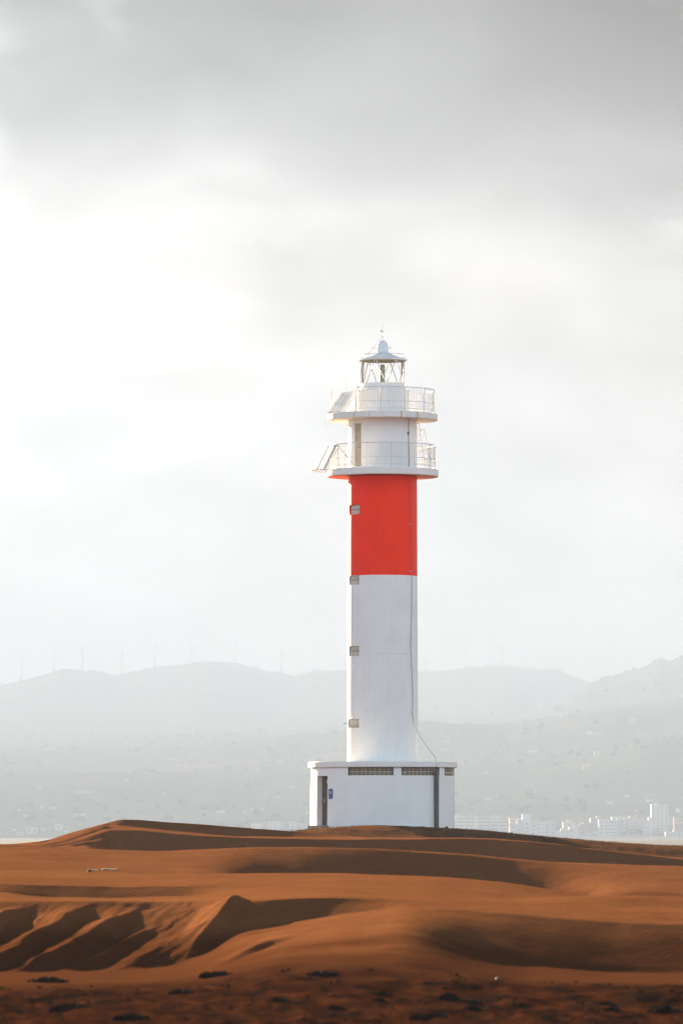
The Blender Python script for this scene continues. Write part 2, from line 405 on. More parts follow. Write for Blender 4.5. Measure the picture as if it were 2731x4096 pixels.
NU = 620
uc = np.linspace(-0.068, 0.068, NU)
side = np.array([0.002*1.18**i for i in range(1, 26)])
U = np.concatenate([(-0.068 - np.cumsum(side))[::-1], uc, 0.068 + np.cumsum(side)])
Xl = (U * 1.0016 * F + 1365.5) / K
Xl_c = np.clip(Xl, -300, 1900)
dk = []; zk = []; lin_k = []
for ent in reversed(DUNE):
    d_, tab = ent[0], ent[1]; lin_k.append(len(ent) > 2)
    far_ = (d_ if isinstance(d_, (int, float)) else d_[0][1]) > 180
    dd = np.full_like(U, d_) if isinstance(d_, (int, float)) else smooth_interp(Xl_c, d_, 10 if far_ else 60)
    yy = smooth_interp(Xl_c, tab, 9 if far_ else 36)
    dk.append(dd); zk.append(ZC + ele(yy) * dd)
low = [(20, 0.22), (35, 0.25), (52, 0.30)]
# straight (not rounded) faces: extra knots just inside both ends
d2 = []; z2 = []
for i in range(len(dk)):
    if i > 0 and lin_k[i]:
        for t in (0.12, 0.5, 0.90):
            d2.append(dk[i-1]*(1-t)+dk[i]*t); z2.append(zk[i-1]*(1-t)+zk[i]*t)
    d2.append(dk[i]); z2.append(zk[i])
dk, zk = d2, z2
dk = [np.full_like(U, a) for a, b in low] + dk + [np.full_like(U, 275.0), np.full_like(U, 330.0)]
zk = [np.full_like(U, b) for a, b in low] + zk + [np.full_like(U, 0.5), np.full_like(U, -0.6)]
dk = np.array(dk); zk = np.array(zk)
q = [20.0]
while q[-1] < 330:
    d = q[-1]
    st = 0.10 if (80.5 < d < 89 or 101 < d < 107 or 187 < d < 204.5) else (0.2 if 52 < d < 152 else 0.45)
    if d < 50: st = 0.6
    if d > 240: st = 2
    q.append(d + st)
q = np.array(q)
DZ = pchip_eval(dk, zk, q)
DX = U[None, :] * q[:, None]; DY = np.repeat(q[:, None], len(U), 1)
DX0 = DX
def sstep(a, b, x):
    t = np.clip((x-a)/(b-a), 0, 1); return t*t*(3-2*t)
# gullies and spurs on the steep bank of the near dune
rng = np.random.RandomState(5)
sk = np.cumsum(rng.uniform(0.22, 0.60, 200) * np.where(np.arange(200) % 2 == 1, 1.45, 0.60)); sk = sk - sk[100] - 2
hk = np.where(np.arange(200) % 2 == 0, rng.uniform(-1.1, -0.2, 200), rng.uniform(0.35, 1.1, 200))
ss = 0.974*DX - 0.225*(DY - 85) + 0.75*fbm(DX*0.7, DY*0.5, 31, 5)
Xm = np.repeat(Xl[None, :], len(q), 0)
mask = sstep(81.6, 83.0, DY) * (1 - sstep(87.6, 89.0, DY)) * (1 - sstep(520, 570, Xm + 22*(86.5-DY)))
amp = 0.10 + 1.75*sstep(0.30, 0.75, vnoise(DX*0.62+9.3, DY*0.45, 35))
prof_ = 0.5*np.interp(ss, sk, hk) + 0.25*(np.interp(ss-0.05, sk, hk) + np.interp(ss+0.05, sk, hk))
DZ += (0.070*amp*prof_ + 0.007*np.interp(ss*3.1+0.4, sk, hk) + 0.03*fbm(DX*3, DY*1.2, 37, 3)) * mask
spur = DX - 0.1475*(DY - 86.8) + 1.654 + 0.10*fbm(DX*2, DY*0.8, 33)
DZ += np.interp(spur, [-0.55, 0.0, 0.22], [0, 0.17, 0]) * sstep(82.4, 83.6, DY) * (1 - sstep(86.6, 87.6, DY))
# wind-scoured streaks on the sunny flank of the big dune
sb = 0.97*DX - 0.22*(DY - 200) + 0.3*fbm(DX*0.7, DY*0.4, 8)
maskb = sstep(60, 120, Xm) * (1 - sstep(235, 265, Xm)) * sstep(185, 188, DY) * (1 - sstep(202.2, 203.4, DY))
DZ += (0.045 * np.interp(sb*0.8, sk, hk) + 0.02*np.interp(sb*2.1, sk, hk)) * maskb
# slumps on the right-hand slip face
maskc = sstep(880, 1000, Xm) * (1 - sstep(1380, 1480, Xm)) * sstep(195.4, 196.0, DY) * (1 - sstep(196.6, 197.0, DY))
DZ += 0.05 * np.interp((0.9*DX + 0.4*(DY-196))*1.1, sk, hk) * maskc
# small lip ahead of the bank
lip = np.exp(-(((Xm-585)/62)**2) - (((DY - 78.0 - 0.020*(Xm-585))/0.5)**2))
DZ += 0.10 * lip
# general unevenness
DZ += 0.05*fbm(DX*0.5, DY*0.25, 3, 4) * (1 - 0.7*maskb) + 0.17*fbm(DX*1.5, DY*0.7, 12, 4)*(1-sstep(66.5, 73.5, DY))
DZ += 0.02*fbm(DX*1.1, DY*0.6, 21, 3)
moundm = sstep(205, 218, DY)
DZ += 0.05*fbm(DX*2.5, DY*1.2, 41, 4) * moundm
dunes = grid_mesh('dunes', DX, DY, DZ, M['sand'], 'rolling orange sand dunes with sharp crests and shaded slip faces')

def ground_z(x, y):
    i = int(np.clip(np.searchsorted(q, y), 1, len(q)-1)); t = (y-q[i-1])/(q[i]-q[i-1])
    a = np.interp(x/y, U, DZ[i-1]); b = np.interp(x/y, U, DZ[i])
    return float(a*(1-t) + b*t)
def ground_hit(X, Y, dmin=21, dmax=225):
    """where the sight line of a layout pixel first meets the sand"""
    u = float(lat(X, Y)); t = float(ele(Y))
    d = dmin
    while d < dmax:
        if ground_z(u*d, d) >= ZC + t*d: break
        d += 0.1
    return Vector((u*d, d, ground_z(u*d, d)))

# ------------------------------------------------------------------ sea and far land
def flat(name, x0, x1, y0, y1, z, th, mat, label):
    b = MB(); b.box(((x0+x1)/2, (y0+y1)/2, z - th/2), (x1-x0, y1-y0, th))
    o = b.build(name, mat, smooth=False); return tag(o, label, None, None, 'structure')
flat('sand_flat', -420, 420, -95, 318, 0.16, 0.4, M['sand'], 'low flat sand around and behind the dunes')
flat('sea_water', -2450, 2450, 318.5, 5398, 0.0, 0.5, M['water'], 'pale bay between the dunes and the far shore')
flat('beach', -2450, 2450, 5398.5, 5475, 0.5, 1.0, material('pale_beach', (0.22,0.205,0.185), 0.9, var=0.15, vscale=0.05), 'pale strip of beach and rubble along the far shore')

FAR = [(-300,1590),(-60,1583),(0,1575.5),(97,1552),(125,1542),(161,1536),(190,1539),(226,1544),(269,1550),(320,1539),(355,1534),(402,1530),(423,1529),(476,1523),(503,1525),(542,1528),(585,1539),(611,1546),(648,1547.5),(670,1555),(684,1555),(714,1545),(755,1542),(797,1540),(870,1543),(960,1548),(1063,1538),(1110,1535),(1159,1530.5),(1200,1539),(1225,1542),(1283,1539),(1304,1549),(1333,1560),(1358,1567),(1420,1580),(1568,1590),(1900,1570)]
HILL = [
 (14600, off(FAR, 60)),
 (13000, FAR),
 (11800, [(-300,1660),(0,1650),(270,1640),(476,1610),(650,1640),(797,1630),(960,1635),(1159,1610),(1300,1640),(1400,1650),(1568,1640),(1900,1640)]),
 (10600, [(-300,1690),(0,1690),(400,1680),(784,1672),(960,1668),(1200,1660),(1300,1612),(1335,1579),(1349,1569),(1374,1567),(1416,1556),(1449,1541.7),(1470,1540.5),(1492,1527),(1509,1514),(1529,1522),(1552,1515),(1568,1512.6),(1650,1500),(1900,1535)]),
 (9400, [(-300,1730),(0,1720),(400,1705),(784,1690),(960,1685),(1200,1665),(1340,1640),(1450,1620),(1568,1600),(1900,1600)]),
 (8400, [(-300,1752),(0,1748),(400,1738),(700,1700),(784,1678),(850,1664),(960,1656),(1040,1661),(1150,1668),(1250,1655),(1350,1632),(1450,1623),(1568,1619),(1900,1610)]),
 (7700, [(-300,1790),(0,1780),(400,1768),(784,1750),(1000,1740),(1200,1735),(1400,1715),(1568,1695),(1900,1680)]),
 (7000, [(-300,1800),(0,1790),(400,1786),(784,1775),(1000,1770),(1200,1762),(1400,1722),(1480,1700),(1568,1688),(1900,1670)]),
 (6300, [(-300,1870),(0,1866),(400,1862),(784,1855),(1200,1848),(1400,1840),(1568,1830),(1900,1820)]),
 (5700, [(-300,1920),(0,1918),(784,1912),(1200,1908),(1568,1900),(1900,1900)]),
 (5480, [(-300,1925),(1900,1925)]),
]
UH = np.linspace(-0.135, 0.135, 640)
XH = np.clip((UH * F + 1365.5) / K, -300, 1900)
hd = []; hz = []
for d_, tab in reversed(HILL):
    hd.append(np.full_like(UH, d_)); hz.append(ZC + ele(smooth_interp(XH, tab))*d_)
hd = np.array(hd); hz = np.array(hz)
qh = np.concatenate([np.arange(5478, 9000, 22), np.arange(9000, 14620, 34)]).astype(float)
HZ = pchip_eval(hd, hz, qh)
HX = UH[None, :]*qh[:, None]; HY = np.repeat(qh[:, None], len(UH), 1)
rel = np.clip((HZ-5)/80, 0, 1)
HZ = HZ + (16*fbm(HX/260, HY/420, 51, 5) + 5*fbm(HX/45, HY/90, 57, 3))*rel
HZ = np.maximum(HZ, 0.6)
hills = grid_mesh('hills', HX, HY, HZ, M['hill'], 'hazy scrub covered hills rising behind the bay')
def hill_z(x, y):
    i = int(np.clip(np.searchsorted(qh, y), 1, len(qh)-1)); t = (y-qh[i-1])/(qh[i]-qh[i-1])
    return float(np.interp(x/y, UH, HZ[i-1])*(1-t) + np.interp(x/y, UH, HZ[i])*t)
def hill_hit(X, Y):
    u = float(lat(X, Y)); t = float(ele(Y)); d = 5490.0
    while d < 14500:
        if hill_z(u*d, d) >= ZC + t*d: break
        d += 10
    return Vector((u*d, d, hill_z(u*d, d)))

# woods on the slopes and ridge lines: uncountable, one object
wb = MB()
ico_v = []; ico_f = []
def blob(b, c, rx, rz, rnd):
    n = 6; rows = 3; v = [(c[0], c[1], c[2]+rz*rnd.uniform(1.6, 2.1))]
    for i in range(rows):
        ph = (i+1)/(rows+0.35)*math.pi*0.92
        for k in range(n):
            a = 2*math.pi*k/n + i*0.5
            w = rnd.uniform(0.72, 1.2)
            v.append((c[0]+rx*math.sin(ph)*math.cos(a)*w, c[1]+rx*math.sin(ph)*math.sin(a)*w, c[2]+rz*(1+math.cos(ph)*w)))
    f = [(0, 1+k, 1+(k+1)%n) for k in range(n)]
    for i in range(rows-1):
        for k in range(n):
            f.append((1+i*n+k, 1+(i+1)*n+k, 1+(i+1)*n+(k+1)%n, 1+i*n+(k+1)%n))
    b.add(v, f)
rnd = random.Random(3)
for i in range(2600):
    if i < 900:   # along the ridge lines
        Xr = rnd.uniform(-60, 1640)
        yy = 13000 + rnd.uniform(-90, 60) if (Xr < 1345 or rnd.random() < 0.3) else 10600 + rnd.uniform(-80, 50)
        if fbm(np.array([Xr/60.0]), np.array([7.7]), 77, 3)[0] < -0.02 and rnd.random() < 0.9: continue
        x = float(lat(Xr, 1540))*yy
    else:
        yy = rnd.uniform(5700, 12900); x = yy*rnd.uniform(-0.068, 0.068)
        if fbm(np.array([x/160.0]), np.array([yy/300.0]), 78, 3)[0] < 0.0: continue
    r_ = rnd.uniform(2.5, 6.5)*(1.0 if i >= 900 else 0.75)
    blob(wb, (x, yy, hill_z(x, yy)-1.0), r_, r_*rnd.uniform(0.55, 0.85), rnd)
woods = wb.build('hillside_woods', M['woods'], smooth=False)
tag(woods, 'scattered dark trees and scrub over the hazy hills', 'trees', None, 'stuff')

# ------------------------------------------------------------------ the lighthouse
SH = (0, 0, ZC - ZG)
lh = empty('lighthouse', (AX, D0, ZG), 'tall white lighthouse with a red band, two railed galleries and a round base', 'lighthouse')
def part(b, name, mat, parent=lh, sharp=35, label=None):
    o = b.build(name, mat, parent, SH if parent is not None else (0,0,0), sharp)
    if label: o['label'] = label
    return o

def wall(b, rf, z0, z1, openings, seg=144, zstep=1.0, mi=0):
    """round wall with openings (th0, th1, za, zb, depth) cut right through, jambs included"""
    ths = set(round(-180 + 360*k/seg, 4) for k in range(seg))
    zs = set([round(z0, 4), round(z1, 4)])
    k = z0 + zstep
    while k < z1 - 0.05: zs.add(round(k, 4)); k += zstep
    for (a, c, za, zb, dp) in openings:
        ths = set(t for t in ths if not (abs(t-a) < 0.6 or abs(t-c) < 0.6)); ths |= {a, c}; zs |= {za, zb}
    ths = sorted(ths); zs = sorted(zs); n = len(ths)
    v = [pol(rf(z), t, z) for z in zs for t in ths]; f = []
    for i in range(len(zs)-1):
        for j in range(n):
            a = ths[j]; c = ths[(j+1) % n] if j < n-1 else ths[0]+360
            tm = (a+c)/2; zm = (zs[i]+zs[i+1])/2
            if any(o[0] < tm < o[1] and o[2] < zm < o[3] for o in openings): continue
            l = (j+1) % n
            f.append((i*n+j, i*n+l, (i+1)*n+l, (i+1)*n+j))
    b.add(v, f, mi)
    for (a, c, za, zb, dp) in openings:
        m = 8
        for t in (a, c):      # side jambs run parallel to the middle of the opening
            mid = (a+c)/2; nrm = pol(1, mid, 0)
            p0 = pol(rf(za), t, za); p1 = pol(rf(zb), t, zb)
            b.add([p0, p0 - nrm*dp, p1 - nrm*dp, p1], [(0,1,2,3)], mi)
        for z in (za, zb):
            o_ = [pol(rf(z), a+(c-a)*i/m, z) for i in range(m+1)]
            i_ = [p - pol(1, (a+c)/2, 0)*dp for p in o_]
            b.add(o_+i_, [(i, i+1, m+2+i, m+1+i) for i in range(m)], mi)

def glass_blocks(b, rf, th0, th1, za, zb, inset, cols, rows):
    """mortar grid with bulged glass blocks standing a little behind the wall face"""
    zc = (za+zb)/2; r = rf(zc) - inset
    m = cols*3
    vo = [pol(r-0.012, th0+(th1-th0)*i/m, z) for z in (za, zb) for i in range(m+1)]
    b.add(vo, [(i, i+1, m+2+i, m+1+i) for i in range(m)], 1)
    dt = (th1-th0)/cols; dz = (zb-za)/rows
    for i in range(cols):
        for j in range(rows):
            ta = th0+dt*(i+0.06); tb = th0+dt*(i+0.94); z0 = za+dz*(j+0.06); z1 = za+dz*(j+0.94)
            v = []
            for (fz, o1) in ((0, -0.008), (0.25, 0.010), (0.75, 0.010), (1, -0.008)):
                for (ft, o2) in ((0, -0.008), (0.25, 0.010), (0.75, 0.010), (1, -0.008)):
                    v.append(pol(r + min(o1, o2) + 0.004, ta+(tb-ta)*ft, z0+(z1-z0)*fz))
            b.add(v, [(y*4+x, y*4+x+1, (y+1)*4+x+1, (y+1)*4+x) for y in range(3) for x in range(3)], 0)

# round base building
ZB0, ZB1 = -1.2, Hs(3071.5)
rb = lambda z: 2.865 + 0.012*(2.7 - z)
zw0 = Hs(2750+817/2.306)
Wn = [(-29.0, 8.2), (14.4, 51.3), (58.2, 94.5)]
door_o = (-65.2, -49.8, Hs(3302), Hs(3105.5), 0.27)
b = MB(); wall(b, rb, ZB0, ZB1, [(a, c, zw0, ZB1-0.002, 0.16) for a, c in Wn] + [door_o], 180, 0.6)
part(b, 'base_wall', M['white'])
b = MB(); zt = Hs(3049)
b.lathe([(0.2, ZB1+0.002), (2.955, ZB1+0.002), (2.97, ZB1+0.015), (2.97, zt-0.015), (2.955, zt), (1.2, zt+0.02)], 180)
part(b, 'base_roof', M['slab_low'])
for a, c in Wn:
    b = MB(); glass_blocks(b, rb, a, c, zw0, ZB1-0.004, 0.09, 10, 2)
    part(b, 'glass_block_window', [M['gblock'], M['mortar']], sharp=60)
# door in its deep opening
mid = (door_o[0]+door_o[1])/2; nrm = pol(1, mid, 0); tan_ = pol(1, mid+90, 0)
zd0, zd1 = door_o[2], door_o[3]; rmid = rb(1)*math.cos(R(7.7)) - 0.25
ROT = Matrix.Rotation(R(mid), 3, 'Z')
b = MB(); c0 = pol(rmid-0.03, mid, (zd0+zd1)/2)
b.box(c0, (0.76, 0.05, zd1-zd0-0.004), ROT)
for i in range(5):
    b.box(pol(rmid+0.002, mid, 0)+tan_*(-0.3+0.15*i)+Vector((0,0,(zd0+zd1)/2)), (0.135, 0.02, zd1-zd0-0.10), ROT)
door = part(b, 'door', M['wood'], label='brown wooden door deep in its opening')
b = MB(); hp = pol(rmid+0.05, mid, zd0+0.98)-tan_*0.20
b.tube([hp-nrm*0.05, hp, hp+tan_*0.11], 0.012, 8); b.box(hp-nrm*0.038, (0.05,0.008,0.18), ROT)
part(b, 'handle', M['metal_grey'], door)
b = MB(); b.box(pol(rmid+0.02, mid+1.5, zd1-0.22), (0.09,0.05,0.13), ROT)
part(b, 'door_lamp', M['metal_white'])
b = MB(); b.box(pol(rb(0)+0.02, mid, zd0-0.10), (0.95,0.62,0.194), ROT)
part(b, 'doorstep', M['concrete'])
b = MB(); b.box(pol(rb(0)*0.985, -76, Hs(3318)-0.25), (0.8,1.1,0.5), Matrix.Rotation(R(0), 3, 'Z'))
part(b, 'footing', M['concrete'])
# blue information sign
b = MB(); sm = -45.8; SR = Matrix.Rotation(R(sm), 3, 'Z'); zs = (Hs(3157)+Hs(3196.5))/2
b.box(pol(rb(1.5)+0.014, sm, zs), (0.21,0.024,0.395), SR)
sg = part(b, 'sign', M['blue'])
b = MB()
b.tube([pol(rb(1.5)+0.029, sm, zs+0.03), pol(rb(1.5)+0.029, sm, zs+0.10)], [0.024,0.014], 10)
b.box(pol(rb(1.5)+0.028, sm, zs+0.015), (0.07,0.006,0.018), SR)
part(b, 'lighthouse_symbol', M['signwhite'], sg)
# dark post against the wall and the cable that drops into it
pt = 45.4; PR = Matrix.Rotation(R(pt), 3, 'Z')
b = MB(); zp0, zp1 = -1.0, Hs(2750+772/2.306)
b.box(pol(rb(1)+0.078, pt, (zp0+zp1)/2), (0.125,0.15,zp1-zp0), PR)
b.box(pol(rb(1)+0.078, pt, zp1+0.01), (0.14,0.165,0.02), PR)
part(b, 'cable_post', M['post'], label='dark square post standing against the round base wall')

# tower shaft
zt0 = Hs(3046); zg1 = Hs(1908.2)
rt = lambda z: 1.378 + (1.415-1.378)*(zg1 - z)/(zg1 - zt0)
TW = []
for (ya, yb) in ((2062.5, 2023.3), (2341.7, 2306.2), (2625.5, 2587.0), (2912.0, 2877.7)):
    TW.append((-76.0, -42.0, Hs(ya), Hs(yb), 0.15))
b = MB(); wall(b, rt, zt0-0.3, zg1-0.002, TW, 144, 0.7)
part(b, 'tower_shaft', M['shaft'])
for k, (a, c, za, zb, dp) in enumerate(TW):
    b = MB(); glass_blocks(b, rt, a, c, za, zb, 0.085, 4, 2)
    w = part(b, 'tower_window', [M['gblock_pale'], M['mortar_dark']], sharp=60)
    if k == 3:
        zc_ = (za+zb)/2; b = MB(); rr = rt(zc_)+0.10; RW = Matrix.Rotation(R(-59), 3, 'Z')
        cc = pol(rr, -61, zc_)
        b.box(cc, (1.02,0.03,0.05), RW)
        b.box(pol(rr+0.032, -63, zc_), (0.04,0.03,0.54), RW)
        for s in (-1, 1):
            b.tube([pol(rr+0.03, -63, zc_+s*0.255), pol(rt(zc_)-0.01, -60, zc_+s*0.262)], 0.014, 6)
            e_ = cc + RW @ Vector((s*0.5, 0, 0))
            b.tube([e_, e_ - pol(1, -59, 0)*0.2], 0.014, 6)
        part(b, 'cross_bars', M['metal_white'], w)
# concrete joint line
b = MB(); zj = Hs(2400+738/3.36)
b.tube(ring(rt(zj)+0.0005, zj, 60, -12, 58), 0.004, 5)
part(b, 'joint', M['mortar'])

# galleries
def slab(r, zb, zt_, mat, r_in, label=None):
    b = MB()
    b.lathe([(r_in, zb+0.03), (r-0.01, zb), (r, zb+0.012), (r, zt_-0.015), (r-0.015, zt_), (r_in-0.3, zt_+0.01)], 144)
    return part(b, 'gallery', mat, label=label)
ZL0, ZL1 = Hs(1908.2), Hs(1881.5); ZU0, ZU1 = Hs(1682.5), Hs(1658.7)
g_low = slab(2.23, ZL0, ZL1, M['slab_low'], 1.30)
g_up = slab(2.20, ZU0, ZU1, M['slab'], 1.30, 'upper gallery slab with rust runs')
def railing(r, z0, ztop, zmid, zlow, npost, a0, a1):
    full = abs(a1-a0-360) < 1e-6
    e_ = MB(); e_.tube(ring(r, ztop, 96, a0, a1), 0.017, 8, full)
    top = part(e_, 'railing', M['metal_white'])
    for z in (zmid, zlow):
        b = MB(); b.tube(ring(r, z, 96, a0, a1), 0.011, 6, full); part(b, 'rail', M['metal_white'], top)
    for k in range(npost + (0 if full else 1)):
        t0 = a0 + (a1-a0)*k/npost
        b = MB(); p = pol(r, t0, 0)
        b.tube([(p.x, p.y, z0-0.02), (p.x, p.y, ztop)], 0.019, 8)
        b.box((p.x, p.y, z0+0.006), (0.09,0.09,0.012))
        part(b, 'post', M['metal_white'], top)
        if k == npost: break
        b = MB(); nb = 10
        for i in range(1, nb):
            q_ = pol(r, t0 + (a1-a0)/npost*i/nb, 0)
            b.tube([(q_.x, q_.y, zlow), (q_.x, q_.y, ztop)], 0.0072, 5)
        part(b, 'baluster_panel', M['metal_white'], top)
    return top
rail_low = railing(2.10, ZL1, Hs(1783), Hs(1840), Hs(1868.7), 13, 9, 369)
rail_up = railing(2.07, ZU1, Hs(1562), Hs(1618), Hs(1647), 11, -30, 271)

# watch room between the galleries
rw = lambda z: 1.38
wd = (-55.3, -38.5, Hs(1871), Hs(1700), 0.16)
b = MB(); wall(b, rw, ZL1, ZU0+0.04, [wd], 144, 0.7)
part(b, 'watch_room_wall', M['white'])
wm = (wd[0]+wd[1])/2; WR = Matrix.Rotation(R(wm), 3, 'Z'); rm_ = 1.38*math.cos(R(8.4)) - 0.11
b = MB(); zc_ = (wd[2]+wd[3])/2
b.box(pol(rm_, wm, zc_), (0.42,0.04,wd[3]-wd[2]-0.006), WR)
b.box(pol(rm_+0.026, wm, zc_), (0.30,0.014,wd[3]-wd[2]-0.14), WR)
wdoor = part(b, 'watch_room_door', M['beige_door'])
b = MB(); hp = pol(rm_+0.05, wm, zc_-0.1)
b.tube([hp-pol(0.04, wm, 0), hp, hp+pol(0.09, wm+90, 0)], 0.011, 6)
part(b, 'handle', M['dark'], wdoor)
for dz in (-0.55, 0.3, 0.6):
    b = MB(); b.box(pol(rm_+0.03, wm-6, zc_+dz), (0.05,0.02,0.06), WR); part(b, 'hinge', M['dark'], wdoor)

# lantern drum, lantern base
ZD1 = Hs(1563.0)
b = MB(); b.lathe([(1.065, ZU1), (1.065, ZD1-0.03), (1.09, ZD1-0.028), (1.09, ZD1-0.005), (1.075, ZD1), (0.8, ZD1+0.01)], 120)
part(b, 'lantern_drum', M['white'])
ZN1 = Hs(1535.5)
b = MB(); b.lathe([(0.905, ZD1), (0.905, ZD1+0.14), (0.89, ZD1+0.15), (0.855, ZD1+0.15), (0.855, ZN1-0.03), (0.87, ZN1-0.025), (0.87, ZN1), (0.79, ZN1+0.004)], 120)
nb_ = part(b, 'lantern_base', M['white'])
for k in range(22):
    b = MB(); p = pol(0.99, k*360/22, 0); b.tube([(p.x, p.y, ZD1), (p.x, p.y, ZD1+0.022)], 0.02, 6)
    part(b, 'bolt', M['metal_grey'], nb_)
# glazing: six panes between a zigzag of bars
ZE = Hs(1441.5)
b = MB(); b.lathe([(0.835, ZN1), (0.835, ZE-0.03)], 96); part(b, 'lantern_glazing', M['glass'])
for k in range(6):
    tt = -20 + 60*k; bb = tt + 30
    for (ta, tb) in ((tt+2.2, bb-2.0), (tt-2.2, bb-60+2.0)):
        b = MB(); b.tube([pol(0.842, ta+(tb-ta)*i/6, ZE-0.03+(ZN1-ZE+0.03)*i/6) for i in range(7)], 0.019, 7)
        part(b, 'glazing_bar', M['metal_white'])
for t in (-97, 84):
    b = MB()
    for z in (ZN1+0.40,): b.tube([pol(0.86+0.045*(1-math.cos(a)), t, z+0.05*math.sin(a)) for a in [2*math.pi*i/12 for i in range(12)]], 0.008, 5, True)
    b.tube([pol(0.865, t+3, ZN1), pol(0.865, t+3, ZE-0.02)], 0.016, 6)
    part(b, 'hand_bar', M['metal_white'])
# the lens
zl0, zl1 = Hs(1531), Hs(1459)
b = MB(); prof = [(0.05, zl0-0.25), (0.10, zl0-0.24), (0.10, zl0)]
n_ = 10; hlen = (zl1-zl0)
for i in range(n_):
    z = zl0 + hlen*0.40*i/n_; prof += [(0.086, z+0.004), (0.094, z+hlen*0.02), (0.086, z+hlen*0.038)]
prof += [(0.105, zl0+hlen*0.415), (0.105, zl0+hlen*0.43), (0.05, zl0+hlen*0.435), (0.05, zl0+hlen*0.50), (0.10, zl0+hlen*0.505)]
for i in range(n_):
    z = zl0 + hlen*(0.52+0.46*i/n_); prof += [(0.084, z), (0.092, z+hlen*0.022), (0.084, z+hlen*0.042)]
prof += [(0.095, zl1-0.01), (0.09, zl1), (0.0, zl1+0.005)]
b.lathe(prof, 40); part(b, 'lens', M['lens'], sharp=20)
# lantern roof
ZR = ZE + 0.02
b = MB(); b.lathe([(0.80, ZE-0.03), (0.93, ZE-0.035)], 96, 1); b.lathe([(0.93, ZE-0.035), (0.985, ZE-0.01), (0.985, ZE+0.03), (0.965, ZE+0.045), (0.60, Hs(1427)), (0.30, Hs(1414.5)), (0.21, Hs(1409))], 96, 0)
b.lathe([(0.80, ZE-0.03), (0.5, ZE+0.05), (0.0, ZE+0.08)], 96, 1)
roof = part(b, 'lantern_roof', [M['roofpaint'], M['soffit']])
b = MB(); zq = Hs(1407.5); zk_ = Hs(1391); za_ = Hs(1358.6)
vp = [(0.217, ZE+0.05), (0.217, zq-0.01), (0.24, zq), (0.237, zk_+0.03), (0.222, zk_+0.035)]
for i in range(1, 11):
    t = i/10; vp.append((0.222*math.cos(t*math.pi/2)**0.85*(1-0.06*t), zk_+0.035+(za_-zk_-0.06)*math.sin(t*math.pi/2*0.96)))
vp += [(0.018, za_-0.015), (0.012, za_+0.03), (0.0, za_+0.035)]
b.lathe(vp, 48); vent = part(b, 'vent', M['roofpaint'], roof)
for t in (-90, 90, 0, 180):
    b = MB(); b.tube([pol(0.22, t, zk_-0.02), pol(0.34, t, zk_), pol(0.40, t, zk_-0.015)], [0.012,0.016,0.010], 6)
    part(b, 'bracket', M['metal_grey'], roof)
b = MB(); zh = Hs(1419.8); b.tube(ring(0.885, zh, 64), 0.012, 6, True)
for k in range(6):
    t = 20+60*k; b.tube([pol(0.83, t, ZE+0.075), pol(0.885, t, zh)], 0.011, 6)
part(b, 'roof_rail', M['metal_white'], roof)
b = MB(); zvt = Hs(1293); zv = Hs(1338.8)
b.tube([(0,0,za_), (0,0,zvt)], [0.014, 0.006], 6)
for ang in (20, 110):
    d_ = Vector((math.cos(R(ang)), math.sin(R(ang)), 0))
    b.tube([-d_*0.15+Vector((0,0,zv)), d_*0.15+Vector((0,0,zv))], 0.007, 6)
    for s in (-1, 1):
        b.tube([d_*s*(0.15+0.03*math.sin(a_))+Vector((0,0,zv+0.035*math.cos(a_))) for a_ in [math.pi*i/6 for i in range(7)]], 0.006, 5)
zb_ = Hs(1325); b.box((-0.05,0,zb_), (0.09,0.006,0.06)); b.tube([(-0.02,0,zb_), (0.10,0,zb_)], [0.008,0.003], 5)
part(b, 'weather_vane', M['metal_grey'], roof)
b = MB(); b.tube([(0,0,za_+0.03), (-0.12,-0.05,za_-0.03), (-0.36,-0.1,zk_+0.02), (-0.55,-0.15,Hs(1412)), (-0.86,-0.2,ZE+0.06)], 0.005, 5)
part(b, 'earth_wire', M['cable'], roof)

# ladder between the galleries
b = MB()
def lp(t, s):   # t 0 bottom .. 1 top, s 0 left stile .. 1 right stile
    zb_l = ZL1; zt_l = ZU0+0.05
    return Vector((1.42+0.34*s + (1.11-1.42)*t, 1.02+0.02*s, zb_l + (zt_l-zb_l)*t))
for s in (0, 1): b.tube([lp(0, s), lp(1, s), lp(1, s)+Vector((-0.03,0,0.26)), lp(1.0, s)+Vector((-0.06+0.0*s,0,0.86)), lp(1.0, s)+Vector((-0.01,0.06,0.84)), lp(1.0, s)+Vector((0.10,0.14,0.26))], 0.016, 7)
lad = part(b, 'ladder', M['metal_white'])
for k in range(9):
    b = MB(); t = 0.06+k*0.112; b.tube([lp(t, 0), lp(t, 1)], 0.012, 6); part(b, 'rung', M['metal_white'], lad)
b = MB()
for s in (0, 1):
    o_ = Vector((0.34*(s-1)*0.35, 0.12*(1-s), 0))
    b.tube([Vector((1.53,1.04,16.30))+o_, Vector((1.62,1.06,16.40))+o_, Vector((1.67,1.06,16.38))+o_, Vector((1.90,1.06,15.35))+o_, Vector((1.885,1.06,15.24))+o_, Vector((1.68,1.04,15.12))+o_], 0.014, 7)
part(b, 'handrail', M['metal_white'], lad)

